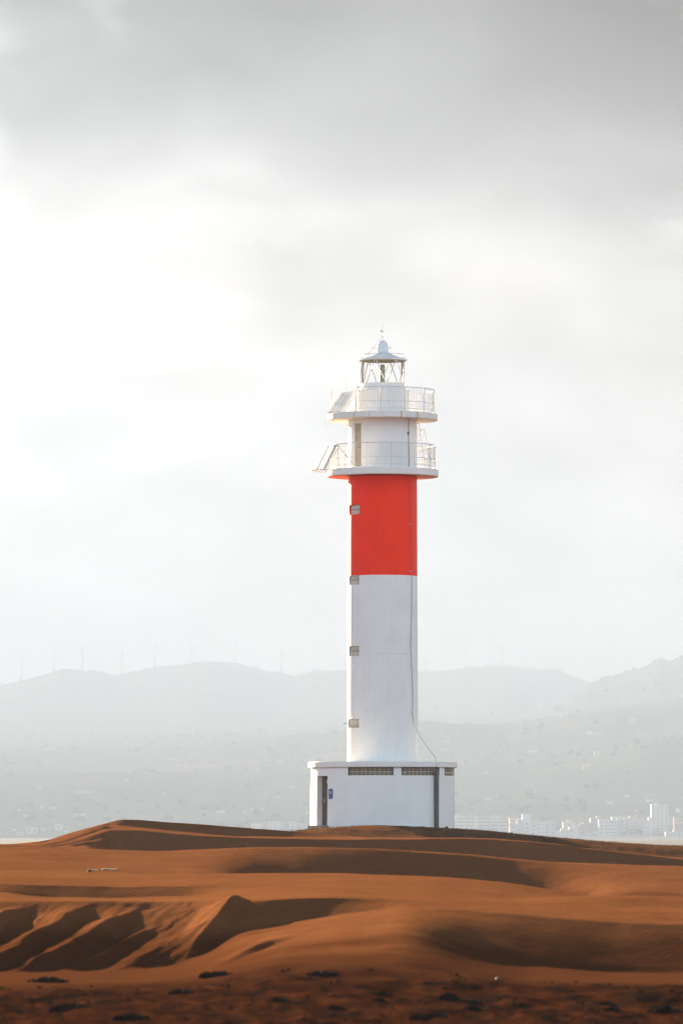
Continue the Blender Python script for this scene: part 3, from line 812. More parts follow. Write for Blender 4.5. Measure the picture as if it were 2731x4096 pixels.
# solar arrays on the south side of each gallery
def solar(p_near, p_far, up, L, npan, frame_legs, gaps, tint):
    """p_near/p_far ends of the bottom edge; up = slope direction"""
    p0 = Vector(p_near); p1 = Vector(p_far); e_ = p1-p0; w = e_.length; e_.normalize()
    up = Vector(up).normalized(); nr = up.cross(e_).normalized()
    if nr.x > 0: nr = -nr
    ROTM = Matrix((e_, up, nr)).transposed()
    b = MB()
    for s in (0.02, w-0.02):
        a_ = p0 + e_*s - nr*0.03
        b.tube([a_, a_+up*L], 0.02, 6)
        b.tube([a_-nr*0.11, a_-nr*0.11+up*L], 0.014, 6)
        for k in range(9): b.tube([a_+up*L*(k+0.4)/9, a_-nr*0.11+up*L*(k+0.8)/9], 0.009, 5)
    for k in (0.08, 0.5, 0.92): b.tube([p0-nr*0.02+up*L*k, p1-nr*0.02+up*L*k], 0.015, 6)
    for a_, c_ in frame_legs: b.tube([a_, c_], 0.022, 6)
    fr = part(b, 'solar_array', M['metal_white'])
    pw = w/npan
    for k in range(npan):
        c_ = p0 + e_*pw*(k+0.5) + up*L*0.5 + nr*0.006
        b = MB(); b.box(c_, (pw-gaps, L, 0.034), ROTM, 1); b.box(c_+nr*0.019, (pw-gaps-0.05, L-0.05, 0.008), ROTM, 0)
        part(b, 'solar_panel', [M['solar'], M['metal_white']], fr)
    return fr
d_near = 1.0 - 1.2/D0
zbn = Hs(1648)*(D0-1.25)/D0; zbf = Hs(1656.8)*(D0-0.05)/D0
upU = Vector((0.62, 0.38, 0.91))
solar((-1.72,-1.20,zbn), (-2.20,-0.42,zbf), upU, 1.12, 3, [((-1.72,-1.24,zbn-0.02), (-1.05,-0.95,zbn+0.93)), ((-1.07,-0.98,zbn), (-1.05,-0.95,zbn+0.93)), ((-1.60,0.0,zbn), (-1.56,0.16,zbn+0.9))], 0.012, 0)
zln = Hs(1877.6)*(D0-1.1)/D0; zlf = Hs(1883.4)*(D0-0.05)/D0
upL = Vector((0.497, 0.27, 1.04))
solar((-2.34,-1.1,zln), (-2.86,-0.17,zlf), upL, 1.17, 2, [
    ((-1.80,-0.87,zln+1.0), (-1.04,-1.62,zln-0.02)), ((-1.78,-0.9,zln+1.02), (-1.76,-1.2,zln)), ((-2.30,-1.02,zln), (-1.82,-0.85,zln+1.0)),
    ((-2.86,-0.05,zlf-0.02), (-2.2,0.1,zlf-0.04)), ((-2.34,-1.1,zln-0.02), (-1.7,-1.3,zln-0.03)), ((-2.30,-0.9,zln-0.02), (-1.9,-0.95,zln-0.22)), ((-2.32,0.2,zlf+1.0), (-1.7,0.4,zlf)), ((-2.5,-0.5,zlf+0.3), (-1.9,-0.3,zlf))], 0.07, 0)
# aerial on the upper railing
b = MB(); xa = (1383-1530)*0.01; b.tube([(xa, 1.45, ZU1), (xa, 1.45, Hs(1501))], [0.014, 0.006], 6)
part(b, 'aerial', M['metal_grey'])
b = MB(); b.box((xa+0.09, 1.42, ZU1+0.25), (0.14,0.1,0.06)); part(b, 'junction_box', M['metal_white'])

# lightning cable down the shaft with its clips, free over the base roof
cab = []
for (x, y) in ((1135,1120),(1131,1200),(1130,1280),(1132,1420),(1134,1560),(1134,1630)):
    X_ = 1200+x/2.613-1530; th = math.asin(X_*0.01/1.385)
    cab.append(Vector((1.398*math.sin(th), -1.398*math.cos(th), Hs(1250+y/2.613))))
b = MB(); b.tube(cab, 0.011, 6); wc = part(b, 'cable', M['cable'])
b = MB(); p = cab[2]; b.box(p+Vector((-0.01,-0.03,0)), (0.085,0.06,0.05)); part(b, 'clip', M['dark'], wc)
b = MB(); p = cab[1]; b.box(p+Vector((-0.01,-0.01,0)), (0.05,0.03,0.02)); part(b, 'clip', M['metal_grey'], wc)
pts = []
shaft_pts = [(1300+x/3.4844, 1950+y/3.4844) for x, y in ((1163,-60),(1178,0),(1188,250),(1196,530),(1200,900),(1203,1182),(1203,1500))] + \
            [(1300+x/3.36, 2400+y/3.36) for x, y in ((1160,40),(1158,250),(1150,480),(1143,660),(1153,780),(1160,890),(1170,1150),(1175,1340),(1168,1525))]
for (x, y) in shaft_pts:
    z = Hs(y); rr = rt(z)+0.03; th = math.asin(min(0.999, (x-1530)*0.01/rr)); pts.append(Vector((rr*math.sin(th), -rr*math.cos(th), z)))
free = [((1185,1650), -0.78), ((1220,1750), -0.86), ((1255,1815), -0.98), ((1300,1890), -1.12), ((1390,2020), -1.55), ((1450,2098), -1.86), ((1468,2120), -1.98), ((1478,2165), -2.03), ((1482,2205), -2.09), ((1483,2245), -2.12)]
for ((x, y), yy) in free: pts.append(Vector(((1300+x/3.36-1530)*0.01, yy, Hs(2400+y/3.36))))
pts.append(pol(rb(1)+0.10, pt, zp1-0.02))
b = MB(); b.tube(pts, 0.008, 6); sc_ = part(b, 'cable', M['cable'])
for i in (3, 5, 8, 12, 15):
    p = pts[i]; b = MB(); th = math.degrees(math.atan2(p.x, -p.y)); rr = math.hypot(p.x, p.y)
    b.tube([pol(rr, th, p.z), pol(rr-0.01, th-5.5, p.z-0.008)], 0.009, 5); b.box(p, (0.03,0.03,0.03))
    part(b, 'clip', M['metal_grey'], sc_)
b = MB(); p = pts[-5]; b.tube([p, p+Vector((-0.05,0.05,-0.19))], 0.008, 5); part(b, 'stay', M['metal_grey'], sc_)

# ------------------------------------------------------------------ wind turbines on the ridge
TB = [ # hub X, hub Y, base Y, roll, yaw, ridge depth
 (51.3,1516.3,1566,-28,30),(125,1494,1543.5,17,52),(189.7,1489.6,1540.5,-33,28),(280.6,1501.4,1549,-13,34),(355.5,1483.5,1535,8,42),
 (440.6,1479,1530.5,-4,22),(542.8,1477.5,1530,4,48),(646.8,1498.3,1549.5,-4,32),(700.4,1546,1594,22,55),(797.5,1533.5,1580,-56,30),
 (977.8,1520.6,1569,-7,30),(1065.6,1503.2,1553,11,36),(1153.4,1487,1537,-25,30)]
TL = ['wind turbine on the lowest part of the ridge at the far left of the photo',
 'wind turbine on the rising slope, second from the left edge, blades seen nearly edge on',
 'wind turbine just right of the rounded leftmost hilltop, one blade level to the right',
 'wind turbine in the dip between the two left hilltops',
 'wind turbine where the ridge climbs left of the broad middle hilltop, one blade near upright',
 'wind turbine at the left end of the broad hilltop, its blades in an upright Y',
 'wind turbine at the right end of the broad hilltop, rotor turned away',
 'last full wind turbine left of the lighthouse, below the broad hilltop',
 'wind turbine half hidden behind the ridge left of the lighthouse, only rotor showing',
 'wind turbine mostly hidden by the lighthouse left edge, one slanting blade showing',
 'wind turbine closest to the right edge of the lighthouse tower',
 'middle one of the three wind turbines right of the lighthouse',
 'rightmost wind turbine, one blade pointing level to the right']
mt = material('turbine_backlit_grey', (0.16,0.17,0.18), 0.4, var=0.04)  # white turbines seen against the light: their shade painted in as dark grey
hubm = []
def turbine_meshes():
    t = MB(); t.tube([(0,0,-3), (0,0,20), (0,0,47)], [2.1, 1.8, 1.45], 12)
    n = MB(); n.box((0, 0.8, 48.0), (3.0, 8.0, 3.0)); n.box((0, 5.4, 48.2), (2.2, 1.2, 2.2))
    h = MB(); h.tube([(0,-2.5,48), (0,-3.5,48), (0,-4.5,48)], [1.1, 1.0, 0.25], 10)
    bl = MB(); rows_ = [(0.6,1.0,0.9),(2.0,1.1,1.0),(4.5,2.3,0.8),(10,1.9,0.6),(15,1.4,0.45),(21.5,0.6,0.2)]
    v = []; f = []
    for (z, w, th) in rows_: v += [(-w*0.4,-3.3-th/2,z), (w*0.6,-3.3,z), (-w*0.4,-3.3+th/2,z), (-w*0.9,-3.3,z)]
    for i in range(len(rows_)-1):
        for k in range(4): f.append((i*4+k, i*4+(k+1)%4, (i+1)*4+(k+1)%4, (i+1)*4+k))
    f += [(3,2,1,0), tuple(4*(len(rows_)-1)+k for k in range(4))]
    bl.add(v, f)
    return t, n, h, bl
t_, n_b, h_b, bl_ = turbine_meshes()
proto = empty('wind_turbine', (0,0,0), TL[0], 'wind turbine', 'wind turbines along the ridge')
tparts = [t_.build('tower', mt, proto), n_b.build('nacelle', mt, proto)]
tparts.append(h_b.build('hub', mt, proto))
bparts = []
for k in range(3):
    if k == 0: o = bl_.build('blade', mt, proto)
    else:
        o = bparts[0].copy(); C.objects.link(o); o.parent = proto
    bparts.append(o)
def pose(root, kids, i):
    X, Y, Yb, roll, yaw = TB[i]; d = 13000.0 if i not in (8, 9, 10) else 13350.0
    x = float(lat(X, Y))*d; zh = ZC + float(ele(Y))*d; zb = min(zh-44, hill_z(x, d))
    root.location = (x, d, zh-48.0)
    for o in kids:
        if o.name.startswith('blade'):
            k = o['k']; a = R(roll+120*k)
            Mx = Matrix.Translation((0,0,48)) @ Matrix.Rotation(a, 4, 'Y')
            o.matrix_local = Matrix.Rotation(R(yaw), 4, 'Z') @ Mx
        elif not o.name.startswith('tower'): o.rotation_euler = (0,0,R(yaw))
for k, o in enumerate(bparts): o['k'] = k
for i in range(len(TB)):
    if i == 0: root, kids = proto, tparts+bparts
    else:
        root = proto.copy(); C.objects.link(root); root['label'] = TL[i]; kids = []
        for ch in tparts+bparts:
            c = ch.copy(); C.objects.link(c); c.parent = root; kids.append(c)
    pose(root, kids, i)
for o in C.objects:
    if 'k' in o.keys(): del o['k']
# ------------------------------------------------------------------ the town across the bay
TM = {}
for k, c in dict(white=(0.74,0.75,0.76), cream=(0.66,0.60,0.54), beige=(0.52,0.44,0.38), pink=(0.55,0.43,0.38), blueish=(0.50,0.57,0.62), brown=(0.40,0.33,0.28), grey=(0.30,0.33,0.36)).items():
    c = tuple(x*0.52 for x in c)
    TM[k] = material('town_wall_'+k, c, 0.8, var=0.06, vscale=0.15)
TM['glass'] = material('town_window_glass', (0.13,0.14,0.15), 0.25)
TM['roof'] = material('town_roof_tile', (0.42,0.27,0.20), 0.85, var=0.15, vscale=0.4)
TM['balc'] = material('town_balcony_white', (0.42,0.42,0.41), 0.6, var=0.03)
PXM = 5500/F
def TA(x): return (1810 + x/3.4087)
def TAy(y): return 3210 + y/3.4087
def TBx(x): return (2250 + x/3.26)
def TBy(y): return 3180 + y/3.26

def town_building(x0, x1, ytop, label, wall_, row=0, style='win', ybase=3356.0, depth=14.0, floors=None, pent=None, cat='building', dist=None, roof='flat'):
    """x0,x1,ytop in photo pixels"""
    d = (dist or 5500.0) + row*24.0
    X0 = float(lat(x0/K, 1925))*d; X1 = float(lat(x1/K, 1925))*d
    zt_ = ZC + float(tanel(ytop))*d; zb_ = max(0.5, ZC + float(tanel(ybase))*d) if dist is None else ZC + float(tanel(ybase))*d
    w = X1-X0; h = zt_-zb_; cx = (X0+X1)/2
    root = empty('town_building', (cx, d, zb_), label, cat, 'buildings of the town across the bay')
    b = MB(); b.box((0, depth/2, h/2-1), (w, depth, h+2)); b.build('wall', TM[wall_], root, smooth=False)
    b = MB()
    if roof == 'gable':
        v = [(-w/2-.4,-.4,h), (w/2+.4,-.4,h), (-w/2-.4,depth+.4,h), (w/2+.4,depth+.4,h), (-w/2-.4,depth/2,h+w*0.16+1), (w/2+.4,depth/2,h+w*0.16+1)]
        b.add(v, [(0,1,5,4), (3,2,4,5), (0,4,2), (1,3,5), (0,2,3,1)])
        b.build('roof', TM['roof'], root, smooth=False)
    elif roof == 'vault':
        n = 10; v = []
        for yy in (-.3, depth+.3):
            for i in range(n+1):
                a = math.pi*i/n; v.append((-w/2*math.cos(a), yy, h+0.02+w*0.22*math.sin(a)))
        f = [(i, i+1, n+2+i, n+1+i) for i in range(n)] + [tuple(range(n, -1, -1)), tuple(range(n+1, 2*n+2))]
        b.add(v, f); b.build('roof', TM['white'], root, smooth=False)
    else:
        for (c_, s_) in (((0,0.15,0.45),(w+0.3,0.3,0.9)), ((0,depth-0.15,0.45),(w+0.3,0.3,0.9)), ((-w/2,depth/2,0.45),(0.3,depth-0.6,0.9)), ((w/2,depth/2,0.45),(0.3,depth-0.6,0.9))):
            b.box((c_[0], c_[1], h+c_[2]+0.01), s_)
        b.build('roof', TM[wall_], root, smooth=False)
    if pent:
        (p0, p1, py) = pent
        P0 = float(lat(p0/K,1925))*d-cx; P1 = float(lat(p1/K,1925))*d-cx; ph = ZC+float(tanel(py))*d-zb_-h
        b = MB(); b.box(((P0+P1)/2, depth*0.5, h+ph/2+0.02), (P1-P0, depth*0.5, ph)); b.build('penthouse', TM[wall_], root, smooth=False)
    nf = floors or max(1, int(h/3.2)); fh = h/nf
    for k in range(nf):
        z = fh*(k+0.5)
        if style == 'plain': break
        if style == 'balcony':
            b = MB(); b.box((0.0, -0.02, z+0.1), (w*0.82, 0.08, fh*0.55)); b.build('window', TM['glass'], root, smooth=False)
            b = MB(); b.box((0.0, -0.75, fh*k+0.15), (w*0.88, 1.42, 0.2)); b.box((0.0, -1.4, fh*k+0.75), (w*0.88, 0.10, 1.0))
            b.build('balcony', TM['balc'], root, smooth=False)
        else:
            nw = max(1, min(9, int(w/3.4)))
            if k == 0:
                b = MB(); b.box((0, -0.02, 0), (w/nw*0.46, 0.09, fh*0.48)); wsrc = b.build('window', TM['glass'], root, smooth=False)
            for i in range(nw):
                o = wsrc
                if k or i: o = wsrc.copy(); C.objects.link(o); o.parent = root
                o.location = (-w/2 + w*(i+0.5)/nw, 0, z)
    return root

T = town_building
T(TA(25), TA(125), TAy(168), 'pale slab block rising behind the flats right beside the lighthouse base', 'beige', 1, 'plain')
T(TA(32), TA(192), TAy(203), 'wide white block of flats with balconies closest to the lighthouse', 'cream', 0, 'balcony')
T(TA(202), TA(298), TAy(204), 'narrower balcony block, second from the lighthouse, before the white stair tower', 'cream', 0, 'balcony')
T(TA(306), TA(338), TAy(204), 'slim white windowless stair tower between two balcony blocks', 'white', 0, 'plain')
T(TA(345), TA(500), TAy(207), 'beige block of flats just right of the slim white stair tower', 'beige', 0, 'balcony')
T(TA(508), TA(640), TAy(205), 'block of flats with a flat rooftop room and white balcony rows', 'cream', 0, 'balcony', pent=(TA(555), TA(638), TAy(174)))
T(TA(648), TA(762), TAy(206), 'last of the tall balcony blocks, right of the one with a rooftop room', 'beige', 0, 'balcony')
T(TA(772), TA(866), TAy(222), 'beige flat roofed block behind a small white house front', 'beige', 1, 'win')
T(TA(780), TA(862), TAy(312), 'small white house front standing before the beige flat roofed block', 'white', 0, 'win', roof='gable')
T(TA(872), TA(962), TAy(250), 'pale bluish block with big windows left of the square white tower house', 'blueish', 0, 'win', pent=(TA(890), TA(940), TAy(218)))
T(TA(945), TA(1060), TAy(168), 'square white tower like block standing up above its neighbours', 'white', 1, 'plain')
T(TA(968), TA(1056), TAy(262), 'white fronted block directly before the square tower like block', 'white', 0, 'win')
T(TA(1060), TA(1146), TAy(252), 'cream block right behind the low white arcade house', 'cream', 1, 'win')
T(TA(1066), TA(1144), TAy(345), 'low white arcade house with dark openings on the waterfront', 'white', 0, 'win')
T(TA(1152), TA(1250), TAy(276), 'left half of the bluish waterfront block, with a rooftop storey', 'white', 0, 'win', pent=(TA(1180), TA(1248), TAy(250)))
T(TA(1254), TA(1396), TAy(276), 'wide bluish glazed waterfront block with square edges', 'blueish', 0, 'win', pent=(TA(1256), TA(1330), TAy(250)))
T(TA(1400), TA(1470), TAy(398), 'very low white building left of the white vaulted hall', 'white', 0, 'plain')
T(TA(1472), TBx(70), TAy(372), 'low white hall with a rounded vault roof', 'white', 0, 'win', roof='vault')
T(TBx(0), TBx(178), TBy(362), 'beige stepped block with a rooftop box behind the vaulted hall', 'cream', 1, 'win', pent=(TBx(60), TBx(134), TBy(322)))
T(TBx(80), TBx(140), TBy(432), 'short white front between the vaulted hall and a plain white block', 'white', 0, 'win')
T(TBx(145), TBx(208), TBy(406), 'plain white windowless block below the stepped beige block', 'white', 0, 'plain')
T(TBx(212), TBx(300), TBy(385), 'pinkish block with rows of dark windows', 'pink', 0, 'win')
T(TBx(262), TBx(366), TBy(372), 'pinkish grey block behind the tiny cube house with one window', 'pink', 1, 'win')
T(TBx(312), TBx(364), TBy(502), 'tiny white cube house with one dark window by the water', 'white', 0, 'win', floors=1)
T(TBx(358), TBx(500), TBy(312), 'pale pink block with flat roof left of the bright white block', 'pink', 1, 'win', pent=(TBx(440), TBx(496), TBy(272)))
T(TBx(384), TBx(458), TBy(482), 'low white kiosk with a long dark window before the pale pink block', 'white', 0, 'win', floors=1)
T(TBx(466), TBx(592), TBy(332), 'bright white block of flats, the whitest between pink block and big tree', 'white', 0, 'win')
T(TBx(596), TBx(706), TBy(338), 'white block with bluish bands just right of the brightest white block', 'white', 0, 'balcony')
T(TBx(636), TBx(764), TBy(298), 'taller white block behind the bluish banded block', 'white', 1, 'win', pent=(TBx(690), TBx(762), TBy(283)))
T(TBx(710), TBx(798), TBy(330), 'narrow bluish waterfront block left of the dark gap and tree', 'blueish', 0, 'win')
T(TBx(800), TBx(868), TBy(308), 'cream block seen over the trees, left of the grey roofed house', 'cream', 1, 'win')
T(TBx(872), TBx(968), TBy(292), 'white gabled block right above the big round tree', 'white', 1, 'win', roof='gable')
T(TBx(970), TBx(1044), TBy(317), 'plain cream block between the big round tree and gabled white house', 'cream', 1, 'plain')
T(TBx(1048), TBx(1112), TBy(345), 'white house with stepped gable left of the tall tower block', 'white', 0, 'win', roof='gable')
T(TBx(1116), TBx(1160), TBy(308), 'narrow white block touching the left side of the tall tower block', 'white', 0, 'plain')
T(TBx(1150), TBx(1375), TBy(132), 'tall white tower block with rows of windows, the highest in the town', 'white', 2, 'win', floors=12, pent=(TBx(1196), TBx(1252), TBy(104)))
T(TBx(1166), TBx(1262), TBy(458), 'low grey glazed building at the foot of the tall tower block', 'grey', 0, 'win')
T(TBx(1385), TBx(1440), TBy(292), 'beige block just right of the tall tower block', 'beige', 2, 'plain')
T(TBx(1338), TBx(1432), TBy(492), 'low white villa with arched porch right of the tower block', 'white', 0, 'win')
T(TBx(1436), TBx(1484), TBy(482), 'narrow white house with a raised chimney beside the low villa', 'white', 0, 'win', pent=(TBx(1442), TBx(1458), TBy(445)))
T(TBx(1488), TBx(1600), TBy(492), 'pale greenish low block at the right edge of the photo', 'blueish', 0, 'win')
T(TBx(1470), TBx(1600), TBy(382), 'brownish house behind the low block at the right edge', 'brown', 1, 'win', roof='gable')
T(TBx(1445), TBx(1540), TBy(300), 'brownish terrace of houses uphill near the right edge', 'brown', 3, 'win')

# sea wall along the waterfront
b = MB(); xw0 = -60; xw1 = 420
b.box(((xw0+xw1)/2, 5477.5, 1.3), (xw1-xw0, 1.2, 1.9)); wallo = b.build('sea_wall', TM['cream'], smooth=False)
tag(wallo, 'low pale sea wall along the waterfront of the town', 'wall')

# trees of the waterfront
def tree(x, d, zb, h, w, label, leaf=M['woods'], nleaf=420, name='round_tree'):
    root = empty(name, (x, d, zb), label, 'tree', 'trees on the town waterfront')
    rr = random.Random(int(x*10)+int(h*100))
    b = MB(); b.tube([(0,0,-0.5), (0.15,0,h*0.25), (0,0.1,h*0.5), (0.1,0,h*0.8)], [h*0.05, h*0.04, h*0.03, h*0.01], 8)
    for k in range(5):
        a = 2*math.pi*k/5; b.tube([(0.1,0,h*0.35), (w*0.2*math.cos(a), w*0.2*math.sin(a), h*0.55), (w*0.36*math.cos(a), w*0.36*math.sin(a), h*0.72)], [h*0.02, h*0.014, h*0.006], 5)
    b.build('trunk', TM['brown'], root)
    b = MB()
    cl = [(rr.uniform(-.34,.34)*w, rr.uniform(-.34,.34)*w, h*rr.uniform(0.42,0.86)) for _ in range(14)]
    for i in range(nleaf):
        c = rr.choice(cl); v = Vector((rr.gauss(0,1), rr.gauss(0,1), rr.gauss(0,1))).normalized()*w*0.17*rr.random()**0.4
        p = Vector(c)+v; s = w*0.05*rr.uniform(0.6,1.4)
        a = Vector((rr.gauss(0,1), rr.gauss(0,1), rr.gauss(0,1))).normalized(); c2 = a.orthogonal().normalized(); e_ = a.cross(c2)
        b.add([p+c2*s, p+e_*s*0.7, p-c2*s, p-e_*s*0.7], [(0,1,2,3)])
    b.build('crown', leaf, root, smooth=False)
    return root
def townx(x, d=5490.0): return float(lat(x/K, 1925))*d
tree(townx(TBx(980)), 5492, 0.6, 11.5, 9.5, 'big dark round tree on the waterfront left of the tall tower block')
for x_, h_, lb in ((TBx(885), 8.5, 'dark tree filling the gap just left of the big round tree'), (TBx(800), 6.5, 'smaller tree before the cream block, furthest left of the waterfront trees'),
                   (TBx(1290), 6.0, 'low dark tree at the foot of the tall tower block, right side'), (TBx(1125), 5.0, 'small bushy tree before the gabled white house')):
    tree(townx(x_), 5493, 0.6, h_, h_*0.8, lb, nleaf=260)

# ------------------------------------------------------------------ houses scattered over the slopes
def c5(x, y): return (1700+x/1.521, 2800+y/1.521)
def c6(x, y): return (x/1.1615, 2750+y/1.1615)
def cl(x, y): return (x/3.267, 3170+y/3.267)
def cn(x, y): return (800+x/3.267, 3150+y/3.267)
def cb(x, y): return (1700+x/1.521, 3100+y/1.521)
HS = [ # centre x,y, width and height in photo px, wall, roof, label
 (c5(830,99),16,7,'white','flat','long white farmhouse high on the right slope, below a small chapel'),
 (c5(862,90),5,9,'white','flat','tiny white chapel like tower high on the right slope'),
 (c5(1262,125),28,14,'cream','gable','large pale villa highest on the slope at the far right'),
 (c5(1000,200),18,14,'white','gable','white villa at the left end of a row halfway up the right slope'),
 (c5(1050,207),40,6,'cream','flat','long low pale terrace joined to a villa halfway up the right slope'),
 (c5(863,214),8,4,'white','flat','tiny bright white hut halfway up, left of the villa and terrace'),
 (c5(658,313),34,9,'white','flat','long white farm building mid slope right of the base roof'),
 (c5(1042,328),22,20,'cream','flat','square cream block of flats standing alone on the right slope'),
 (c5(978,407),28,18,'cream','gable','cream villa group lower right, beneath the lone square block'),
 (c5(1313,284),24,7,'cream','flat','faint long house on the greener slope near the right edge'),
 (c5(132,252),18,7,'white','flat','white house nearest the right side of the tower shaft, upper of two'),
 (c5(106,312),16,8,'white','gable','white house just above the slack cable, lower of two by the shaft'),
 (c5(345,334),11,5,'white','flat','tiny white hut between the base roof and the long farm building'),
 (c5(368,447),28,8,'white','gable','long white house level with the glass block windows, right of the base'),
 (c5(1206,278),8,5,'cream','flat','tiny pale hut right of the lone square block, a little higher'),
 (c5(690,30),12,6,'cream','flat','faint pale hut highest up in the valley right of the tower'),
 (c5(1230,588),16,8,'white','gable','small white house low on the slope above the town, right of centre'),
 (c5(385,603),28,4,'white','flat','long thin white shed above the balcony blocks beside the lighthouse'),
 (cb(1122,168),26,11,'white','gable','bright white villa on the slope above the middle of the town'),
 (cb(1366,158),24,8,'white','flat','bright white house just above the roof of the tall tower block'),
 (cb(1540,215),12,16,'white','flat','white house on the slope at the right edge above brownish houses'),
 (c6(43,353),40,10,'cream','flat','long faint house at the left edge, highest on the left slope'),
 (c6(235,286),44,6,'cream','flat','long faint pinkish terrace high on the left slope'),
 (c6(474,158),7,4,'white','flat','minute white hut, topmost house left of the lighthouse'),
 (c6(795,331),25,6,'white','flat','low white house mid slope, left one of a level pair'),
 (c6(890,332),24,6,'white','flat','low white house mid slope, right one of a level pair'),
 (c6(848,267),13,5,'white','flat','small white house just above a level pair on the left slope'),
 (c6(1263,263),19,7,'white','gable','small white house high on the slope left of the shaft'),
 (c6(1303,350),20,8,'white','flat','pale house left of the base, level with its roof slab'),
 (c6(1358,464),20,7,'white','flat','pale house left of the door of the lighthouse base'),
 (c6(762,497),7,9,'white','flat','tiny upright white house, low and alone in the middle of the left slope'),
 (c6(590,433),17,8,'cream','flat','faint cream house above the peak of the big dune, right side'),
 (c6(395,490),66,8,'cream','flat','very long pale building above the shoulder of the big dune'),
 (c6(185,466),18,15,'cream','flat','pale square house above the left foot of the big dune'),
 (cl(690,203),28,11,'cream','gable','pale villa low on the left, right of a small upright house'),
 (cl(548,198),10,11,'white','flat','small upright pale house low on the left'),
 (cl(1050,300),42,9,'white','flat','long white building right above the slope of the big dune'),
 (cl(360,312),34,8,'cream','flat','long faint house above the village at the left edge'),
 (cl(250,232),11,7,'white','flat','small pale house above the long faint house on the left'),
 (cl(420,505),44,26,'cream','flat','large pale block in the village at the left edge'),
 (cl(565,488),18,10,'white','gable','white house right of the large pale block in the left village'),
 (cl(770,455),31,22,'white','flat','white square block closest to the flank of the big dune'),
 (cl(265,545),28,16,'blueish','flat','bluish low building in front of the large block in the left village'),
 (cl(190,495),16,8,'white','gable','white gabled house left of the large pale block'),
 (cl(100,540),9,12,'pink','flat','narrow pinkish house furthest left in the village'),
 (cl(560,585),40,10,'white','flat','low white sheds at the lower right of the left village'),
 (cl(870,518),17,8,'white','flat','little white house lowest before the big dune flank'),
 (cn(275,318),32,9,'white','gable','white farmhouse alone above the long dark dune slope'),
 (cn(590,325),13,9,'white','gable','small white house left of a larger villa near the lighthouse base'),
 (cn(702,305),24,14,'white','gable','white villa between the dune peak and lighthouse, larger of its pair'),
 (cn(818,292),7,8,'white','flat','tiny white house right of the villa near the lighthouse base'),
 (cn(860,108),10,6,'white','flat','upper left of two tiny houses above the village by the lighthouse'),
 (cn(1020,124),9,7,'white','flat','lower right of two tiny houses above the village by the lighthouse'),
 (cn(1405,338),12,12,'white','gable','white house touching the left wall of the lighthouse base'),
 (cn(735,508),38,24,'white','vault','white barn with a rounded roof just above the dark dune'),
 (cn(850,500),28,22,'pink','flat','pinkish block right of the white barn above the dune'),
 (cn(985,500),58,30,'white','flat','widest white block in the village left of the lighthouse'),
 (cn(1130,505),26,28,'grey','flat','greyish block in the middle of the village left of the lighthouse'),
 (cn(1215,495),26,28,'cream','flat','cream block second from the lighthouse base in the village'),
 (cn(1325,515),42,26,'pink','flat','pinkish block with white roof edge nearest the base in the village'),
]
for (ctr, w_, h_, wl, rf_, lb) in HS:
    px, py = ctr
    p = hill_hit(px/K, (py+h_/2)/K)
    if p.z < 1.0 or p.y > 14000: continue
    sc2 = p.y/F
    big = h_ >= 14
    root = empty('hillside_house' if not big else 'village_building', (p.x, p.y, p.z), lb, 'house' if not big else 'building', 'pale houses on the far slopes')
    W_ = w_*sc2; Hh = h_*sc2; dp_ = min(12.0, max(5.0, W_*0.5))
    b = MB(); hw = Hh*(0.72 if rf_ == 'gable' else (0.8 if rf_ == 'vault' else 1.0))
    b.box((0,dp_/2,hw/2-2), (W_,dp_,hw+4)); b.build('wall', TM[wl], root, smooth=False)
    b = MB()
    if rf_ == 'gable':
        v = [(-W_/2-.4,-.4,hw), (W_/2+.4,-.4,hw), (-W_/2-.4,dp_+.4,hw), (W_/2+.4,dp_+.4,hw), (-W_/2-.4,dp_/2,Hh), (W_/2+.4,dp_/2,Hh)]
        b.add(v, [(0,1,5,4), (3,2,4,5), (0,4,2), (1,3,5), (0,2,3,1)]); b.build('roof', TM['cream'], root, smooth=False)
    elif rf_ == 'vault':
        n = 10; v = []
        for yy in (-.3, dp_+.3):
            for i in range(n+1): v.append((-W_/2*math.cos(math.pi*i/n), yy, hw+0.02+(Hh-hw)*math.sin(math.pi*i/n)))
        b.add(v, [(i, i+1, n+2+i, n+1+i) for i in range(n)]+[tuple(range(n,-1,-1)), tuple(range(n+1,2*n+2))]); b.build('roof', TM['white'], root, smooth=False)
    else:
        b.box((0,dp_/2,Hh+0.2), (W_+0.5,dp_+0.5,0.38)); b.build('roof', TM['balc'], root, smooth=False)
    if big:
        nw = max(1, min(5, int(W_/4))); nf = max(1, int(hw/3.4)); wsrc = None
        for k in range(nf):
            for i in range(nw):
                if wsrc is None:
                    b = MB(); b.box((0, -0.02, 0), (W_/nw*0.36, 0.09, hw/nf*0.4)); o = wsrc = b.build('window', TM['glass'], root, smooth=False)
                else: o = wsrc.copy(); C.objects.link(o); o.parent = root
                o.location = (-W_/2+W_*(i+0.5)/nw, 0, hw*(k+0.5)/nf)

# ------------------------------------------------------------------ things on the sand
def put(o, p, rz=0): o.location = p; o.rotation_euler = (0, 0, rz)
M['dead'] = material('dark_dry_plant', (0.022,0.016,0.011), 0.95, var=0.5, vscale=20, spec=0.05)
M['plank'] = material('bleached_driftwood', (0.22,0.16,0.105), 0.8, var=0.2, vscale=9, bump=0.3)
M['stone'] = material('dark_beach_stone', (0.035,0.033,0.03), 0.8, var=0.3, vscale=9, bump=0.4)
M['shell'] = material('pale_shell', (0.075,0.042,0.025), 0.7, var=0.2, vscale=12)

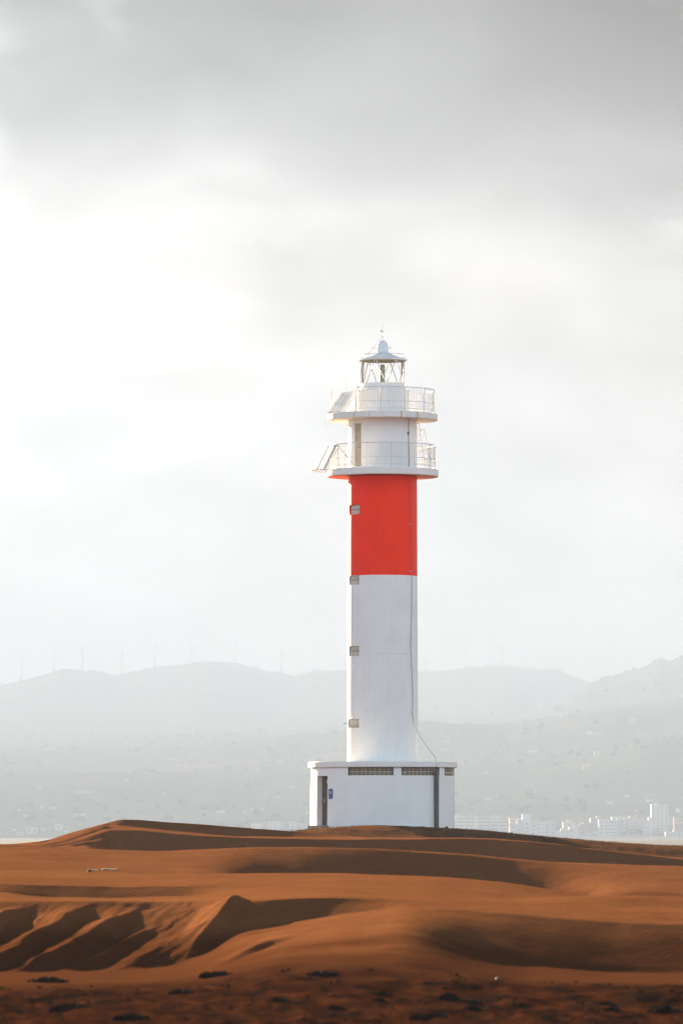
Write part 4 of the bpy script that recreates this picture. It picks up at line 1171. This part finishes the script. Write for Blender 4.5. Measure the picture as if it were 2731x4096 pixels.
def clump(p, w, h, label, seed, n=420):
    """low clump of dead coastal plants: stems and many small leaf faces"""
    root = empty('coastal_plant', p, label, 'plant', 'low dark plants on the foreground flat')
    rr = random.Random(seed); b = MB(); st = MB()
    for i in range(16):
        a = rr.uniform(0, 6.28); r_ = rr.uniform(0.2, 0.5)*w
        st.tube([(0,0,-0.02), (r_*0.5*math.cos(a), r_*0.4*math.sin(a), h*0.6), (r_*math.cos(a), r_*0.8*math.sin(a), h*rr.uniform(0.3,1.0))], [0.006,0.004,0.002], 4)
    for i in range(n):
        a = rr.uniform(0, 6.28); t = rr.random()**0.6
        x = t*w*0.5*math.cos(a); y = t*w*0.42*math.sin(a)
        z = h*(1-t**1.7)*rr.uniform(0.05, 1.0) + rr.uniform(-0.005, 0.012)
        s = rr.uniform(0.012, 0.035)*(0.6+w*0.7); v = Vector((rr.gauss(0,1), rr.gauss(0,1), rr.gauss(0,0.8))).normalized(); c2 = v.orthogonal().normalized(); e_ = v.cross(c2)
        b.add([Vector((x,y,z))+v*s*1.6, Vector((x,y,z))+c2*s*0.6, Vector((x,y,z))-v*s*1.6, Vector((x,y,z))-c2*s*0.6], [(0,1,2,3)])
    st.build('stem', M['dead'], root); b.build('foliage', M['dead'], root, smooth=False)
CL = [ # layout X, Y, width px, height px, label
 (1030,2296,52,20,'darkest and roundest plant clump, alone right of the middle of the foreground'),
 (1080,2304,48,10,'flat plant clump touching the right of the darkest round clump'),
 (1085,2320,36,9,'small flat plant below and right of the darkest round clump'),
 (1390,2308,44,9,'flat plant on the far right, upper of the right hand ones'),
 (1405,2322,40,11,'low plant near the right side, below the flat upper one'),
 (1000,2335,52,10,'wide plant under the darkest round clump, near the bottom edge'),
 (960,2338,40,8,'small plant left of the wide one at the bottom edge'),
 (870,2285,34,8,'small plant in the middle of the foreground, left of the darkest clump'),
 (1530,2325,70,16,'broad dark plant patch in the bottom right corner'),
 (500,2242,90,12,'long dark plant strip at the foot of the bank, left of centre'),
 (740,2240,74,10,'long dark plant strip right beneath the curled end of the bank'),
 (110,2256,90,14,'dark plant strip at the far left foot of the bank'),
 (420,2282,60,9,'flat plant in the left half of the foreground, below the bank strips'),
 (170,2318,110,14,'broad dark plant patch near the bottom left corner'),
 (870,2300,32,6,'tiny plant just below the small plant of the middle foreground'),
 (640,2300,40,8,'plant between the middle foreground and the left patches'),
 (1200,2312,34,7,'small plant halfway between the darkest clump and right hand plants'),
 (300,2340,80,10,'dark plant strip on the bottom edge, left of centre'),
 (770,2318,36,7,'plant at lower middle, left of the tiny one'),
]
for i, (X, Y, w_, h_, lb) in enumerate(CL):
    p = ground_hit(X, Y); s_ = p.y*K/F
    clump(p - Vector((0,0,0.01)), w_*s_, h_*s_*0.8, lb, 100+i, int(260+w_*5))

def rock(p, w, d_, h, label, seed, name='stone', mat=None, cat='stone', group=None, rz=0.0):
    rr = random.Random(seed); b = MB(); n = 10; rows = 6; v = [(0,0,h)]
    for i in range(1, rows):
        ph = math.pi*i/rows*0.72
        for k in range(n):
            a = 2*math.pi*k/n; q_ = rr.uniform(0.86, 1.14)
            v.append((w/2*math.sin(ph)*math.cos(a)*q_, d_/2*math.sin(ph)*math.sin(a)*q_, h*(0.32+0.68*math.cos(ph))*rr.uniform(0.92,1.05)))
    f = [(0, 1+k, 1+(k+1)%n) for k in range(n)]
    for i in range(rows-2):
        for k in range(n): f.append((1+i*n+k, 1+(i+1)*n+k, 1+(i+1)*n+(k+1)%n, 1+i*n+(k+1)%n))
    f.append(tuple(1+(rows-2)*n+k for k in range(n)))
    b.add(v, f); o = b.build(name, mat or M['stone'], None, sharp=40); put(o, p, rz); return tag(o, label, cat, group)
p = ground_hit(206, 2003.2); s_ = p.y*K/F
rock(p, 11*s_, 9*s_, 6.5*s_, 'small black stone left of the pale driftwood plank on the dune', 5)
p = ground_hit(1025, 1900.6, 200); s_ = p.y*K/F
rock(Vector((p.x, p.y, p.z)), 7*s_, 6*s_, 5*s_, 'black stone by the right end of the lighthouse base wall', 6)
for i, (X, Y, w_, h_) in enumerate([(972,1899.2,3.2,2.4), (1006,1900.2,3.0,2.2), (958,1898.8,2.6,2)]):
    p = ground_hit(X, Y, 200); s_ = p.y*K/F
    rock(p, w_*s_, w_*s_, h_*s_, ['small dark stone just left of the dark post', 'small dark stone just right of the dark post', 'smallest dark stone, well left of the dark post'][i], 20+i, group='stones at the foot of the base wall')
def plank(X, Y, w_, h_, label, tilt):
    p = ground_hit(X, Y); s_ = p.y*K/F; L = w_*s_; b = MB(); n = 7; v = []
    rr = random.Random(int(X))
    for i in range(n+1):
        x = -L/2+L*i/n; hw = h_*s_*(1 if 0 < i < n else 0.7)*rr.uniform(0.9,1.1)
        for (y, z) in ((-0.06,0), (-0.06,hw), (0.06,hw*1.1), (0.06,0)): v.append((x, y, z-0.01+0.01*math.sin(i)))
    f = [(3,2,1,0), tuple(n*4+k for k in range(4))]
    for i in range(n):
        for k in range(4): f.append((i*4+k, i*4+(k+1)%4, (i+1)*4+(k+1)%4, (i+1)*4+k))
    b.add(v, f); o = b.build('driftwood', M['plank'], None, sharp=30); put(o, p, tilt); tag(o, label, 'driftwood')
plank(251, 1998.0, 36, 3.6, 'longer pale driftwood plank lying on the middle dune', 0.06)
plank(216, 1999.8, 18, 3.0, 'short faded driftwood piece between the black stone and longer plank', -0.05)
for i, (X, Y, w_, lb) in enumerate([(758,2286,5,'pale round shell stone at left of the middle foreground'), (1145,2250,15,'pale lump of driftwood catching light at the top of the flat, right of centre'), (1118,2316,6,'pale pebble right of the flat plants')]):
    p = ground_hit(X, Y); s_ = p.y*K/F
    rock(p, w_*s_, w_*s_*0.8, w_*s_*0.42, lb, 40+i, 'pale_stone', M['shell'], 'stone', 'pale stones on the foreground flat')

# uncountable litter on the flat and the mound
lit = MB(); rr = random.Random(11)
for i in range(1500):
    y = rr.uniform(51, 71); x = y*rr.uniform(-0.075, 0.075)
    if fbm(np.array([x*0.8]), np.array([y*0.35]), 91, 3)[0] < -0.05 and rr.random() < 0.8: continue
    z = ground_z(x, y); s_ = rr.choice((0.010,0.014,0.02,0.03))*rr.uniform(0.7,1.5)
    if rr.random() < 0.9:
        n = 5; v = [(x, y, z+s_*0.8)]+[(x+s_*math.cos(2*math.pi*k/n)*rr.uniform(.8,1.3), y+s_*math.sin(2*math.pi*k/n)*rr.uniform(.8,1.3), z-0.004) for k in range(n)]
        lit.add(v, [(0,1+k,1+(k+1)%n) for k in range(n)])
    else:
        for k in range(5):
            a = rr.uniform(0,6.28); h_ = s_*rr.uniform(1.2,3.0)
            lit.add([(x+0.005,y,z-0.005), (x-0.005,y,z-0.005), (x+h_*0.7*math.cos(a), y+h_*0.7*math.sin(a), z+h_)], [(0,1,2)])
lo = lit.build('beach_litter', material('dark_brown_litter', (0.022,0.013,0.008), 0.95, var=0.4, vscale=9, spec=0.0), smooth=False); tag(lo, 'dark bits of dead plants, twigs and pebbles strewn over the foreground flat', 'litter', None, 'stuff')
gr = MB()
for i in range(5200):
    y = rr.uniform(215, 240); x = rr.uniform(-4, 17)
    if fbm(np.array([x*0.6]), np.array([y*0.4]), 92, 3)[0] < 0.02: continue
    if math.hypot(x-AX, y-D0) < 3.0: continue
    z = ground_z(x, y)
    for k in range(4):
        a = rr.uniform(0,6.28); h_ = rr.uniform(0.02,0.07)
        gr.add([(x+0.01,y,z-0.01), (x-0.01,y,z-0.01), (x+h_*1.2*math.cos(a), y+h_*1.2*math.sin(a), z+h_)], [(0,1,2)])
M['drygrass'] = material('dry_brown_grass', (0.11,0.075,0.038), 0.9, var=0.3, vscale=3)
go = gr.build('dry_grass', M['drygrass'], smooth=False); tag(go, 'short dry grass and litter over the mound around the lighthouse', 'grass', None, 'stuff')

# ------------------------------------------------------------------ air, sky, sun, camera
SUN_AZ, SUN_EL = 26.0, 11.5
HAZE_D, HAZE_G = 1.62e-4, -0.40
b = MB(); b.box((0, 7550, 247), (5000, 15300, 508))
hz_ = b.build('haze', bpy.data.materials.new('haze_air'), smooth=False)
hm = hz_.data.materials[0]; hm.use_nodes = True
nt = NT(hm); nt.n.remove(nt.n['Principled BSDF'])
pv = nt.new('ShaderNodeVolumePrincipled'); pv.inputs['Color'].default_value = (0.477,0.570,0.712,1)
pv.inputs['Density'].default_value = HAZE_D; pv.inputs['Anisotropy'].default_value = HAZE_G
nt.link(pv.outputs[0], nt.n['Material Output'].inputs['Volume'])
tag(hz_, 'thin pale haze between the dunes and the hills', 'haze', None, 'stuff')

w = bpy.data.worlds.new('World'); sc.world = w; w.use_nodes = True
nt = NT(w); out = nt.n['World Output']; bg = nt.n['Background']
sky = nt.new('ShaderNodeTexSky', sky_type='NISHITA'); sky.sun_disc = False
sky.sun_elevation = R(SUN_EL); sky.sun_rotation = R(SUN_AZ); sky.air_density = 1.2; sky.dust_density = 2.5
nt.link(sky.outputs[0], bg.inputs[0]); bg.inputs[1].default_value = 0.05
tc = nt.new('ShaderNodeTexCoord'); sx = nt.new('ShaderNodeSeparateXYZ'); nt.link(tc.outputs['Generated'], sx.inputs[0])
DEG = 180/math.pi
az = nt.math('MULTIPLY', nt.math('ARCTAN2', sx.outputs[0], sx.outputs[1]), DEG)
el = nt.math('MULTIPLY', nt.math('ARCSINE', sx.outputs[2]), DEG)
cv = nt.new('ShaderNodeCombineXYZ')
nt.link(nt.math('MULTIPLY', az, 0.46), cv.inputs[0]); nt.link(nt.math('MULTIPLY', el, 1.0), cv.inputs[1])
n1 = nt.noise(cv.outputs[0], 1.0, 6, 0.5, 0.35)
cv2 = nt.new('ShaderNodeCombineXYZ')
nt.link(nt.math('MULTIPLY', az, 0.22), cv2.inputs[0]); nt.link(nt.math('MULTIPLY', el, 0.42), cv2.inputs[1]); cv2.inputs[2].default_value = 4.3
n2 = nt.noise(cv2.outputs[0], 1.0, 5, 0.5, 0.2)
# cloud brightness by elevation: bright band low down, dark deck overhead; its underside undulates
elw = nt.math('ADD', el, nt.math('MULTIPLY', nt.math('SUBTRACT', n2, 0.5), 1.5))
elw = nt.math('ADD', elw, nt.math('MULTIPLY', az, 0.09))
cor = nt.math('MULTIPLY', nt.math('MAXIMUM', nt.math('SUBTRACT', az, 1.3), 0.0), nt.math('MAXIMUM', nt.math('SUBTRACT', el, 6.9), 0.0))
elw = nt.math('ADD', elw, nt.math('MULTIPLY', nt.math('MINIMUM', cor, 6.0), 0.9))
SKYL = dict(hor=0.069, mid=0.080, deck0=0.040, deck1=0.018, deck2=0.001, zen=0.010)
prof = nt.ramp(nt.math('DIVIDE', elw, 90.0), [(0.0, SKYL['hor']), (3.0/90, SKYL['mid']), (5.9/90, SKYL['mid']), (6.9/90, SKYL['deck0']), (8.5/90, SKYL['deck1']), (10.5/90, SKYL['deck2']), (30/90, SKYL['zen']), (1.0, SKYL['zen'])])
lum = nt.math('MULTIPLY', prof, nt.math('ADD', 0.38, nt.math('MULTIPLY', n1, 1.16)))
cv3 = nt.new('ShaderNodeCombineXYZ'); nt.link(nt.math('MULTIPLY', az, 1.1), cv3.inputs[0]); nt.link(nt.math('MULTIPLY', el, 1.4), cv3.inputs[1]); cv3.inputs[2].default_value = 9.1
n3 = nt.noise(cv3.outputs[0], 1.0, 6, 0.55, 0.5)
lum = nt.math('MULTIPLY', lum, nt.math('SUBTRACT', 1.0, nt.math('MULTIPLY', nt.math('MINIMUM', nt.math('MAXIMUM', az, -5.0), 5.0), 0.045)))
# a few torn sunlit patches in the deck
def patch(a0, e0, wa, we, amt):
    da = nt.math('POWER', nt.math('DIVIDE', nt.math('SUBTRACT', az, a0), wa), 2.0)
    de = nt.math('POWER', nt.math('DIVIDE', nt.math('SUBTRACT', el, e0), we), 2.0)
    g = nt.math('POWER', 2.718, nt.math('MULTIPLY', nt.math('ADD', da, de), -1.0))
    return nt.math('MULTIPLY', nt.math('MULTIPLY', g, amt), nt.ramp(n3, [(0.42, 0.0), (0.62, 1.0)]))
pa = nt.math('ADD', patch(-2.42, 8.25, 0.22, 0.22, 0.040), patch(-3.7, 7.6, 0.35, 1.6, 0.045))
pa = nt.math('ADD', pa, patch(3.3, 6.2, 0.7, 0.30, 0.030))
glow = nt.math('POWER', 2.718, nt.math('MULTIPLY', nt.math('ADD', nt.math('POWER', nt.math('DIVIDE', nt.math('ADD', az, 2.6), 3.2), 2.0), nt.math('POWER', nt.math('DIVIDE', nt.math('SUBTRACT', el, 4.9), 1.25), 2.0)), -1.0))
lum = nt.math('ADD', nt.math('ADD', lum, pa), nt.math('MULTIPLY', glow, 0.021))
# away from the sun the lower sky is a clearer, evenly bright blue-white
away = nt.ramp(nt.math('DIVIDE', nt.math('ABSOLUTE', az), 180.0), [(0.12, 0.0), (0.5, 1.0)], 'EASE')
lowb = nt.ramp(nt.math('DIVIDE', el, 90.0), [(0.0, 0.119), (28/90, 0.096), (50/90, 0.010), (1.0, 0.008)])
lum = nt.math('ADD', nt.math('MULTIPLY', lum, nt.math('SUBTRACT', 1.0, away)), nt.math('MULTIPLY', lowb, away))
warm = nt.ramp(n2, [(0.38, 0.0), (0.62, 1.0)])
colr = nt.mix(warm, (1.0,0.945,0.895), (0.99,0.985,0.965))
high = nt.ramp(nt.math('DIVIDE', el, 90.0), [(5.5/90, 0.0), (7.5/90, 1.0)])
colr = nt.mix(high, colr, (0.975,1.0,0.985))
colr = nt.mix(away, colr, (0.79,1.045,1.29))
col = nt.mix(1.0, colr, lum, 'MULTIPLY')
bg2 = nt.new('ShaderNodeBackground'); nt.link(col, bg2.inputs[0]); bg2.inputs[1].default_value = 1.0
ms = nt.new('ShaderNodeMixShader'); ms.inputs[0].default_value = 0.992
nt.link(bg.outputs[0], ms.inputs[1]); nt.link(bg2.outputs[0], ms.inputs[2]); nt.link(ms.outputs[0], out.inputs[0])

ld = bpy.data.lights.new('sun', 'SUN'); ld.energy = 5.0; ld.angle = R(0.5); ld.color = (1.0, 0.74, 0.47)
so = bpy.data.objects.new('sun', ld); C.objects.link(so); so.location = (-40, 60, 60)
sd = Vector((-math.sin(R(SUN_AZ))*math.cos(R(SUN_EL)), math.cos(R(SUN_AZ))*math.cos(R(SUN_EL)), math.sin(R(SUN_EL))))
so.rotation_euler = sd.to_track_quat('Z', 'Y').to_euler()

cam = bpy.data.cameras.new('camera'); co = bpy.data.objects.new('camera', cam); C.objects.link(co)
cam.sensor_fit = 'VERTICAL'; cam.sensor_height = 36.0; cam.sensor_width = 24.0; cam.lens = 36.0*F/H0
cam.clip_start = 0.5; cam.clip_end = 40000
co.location = (0, 0, ZC); co.rotation_euler = (R(90)+PIT, 0, 0)
cam.dof.use_dof = True; cam.dof.focus_distance = D0-1; cam.dof.aperture_fstop = 4.2
sc.camera = co

sc.view_settings.view_transform = 'Standard'; sc.view_settings.look = 'None'
sc.view_settings.exposure = 3.5; sc.view_settings.gamma = 1.0
sc.render.resolution_x, sc.render.resolution_y = 682, 1024
sc.cycles.max_bounces = 8; sc.cycles.volume_bounces = 1
sc.cycles.use_denoising = True
sc.cycles.use_adaptive_sampling = False
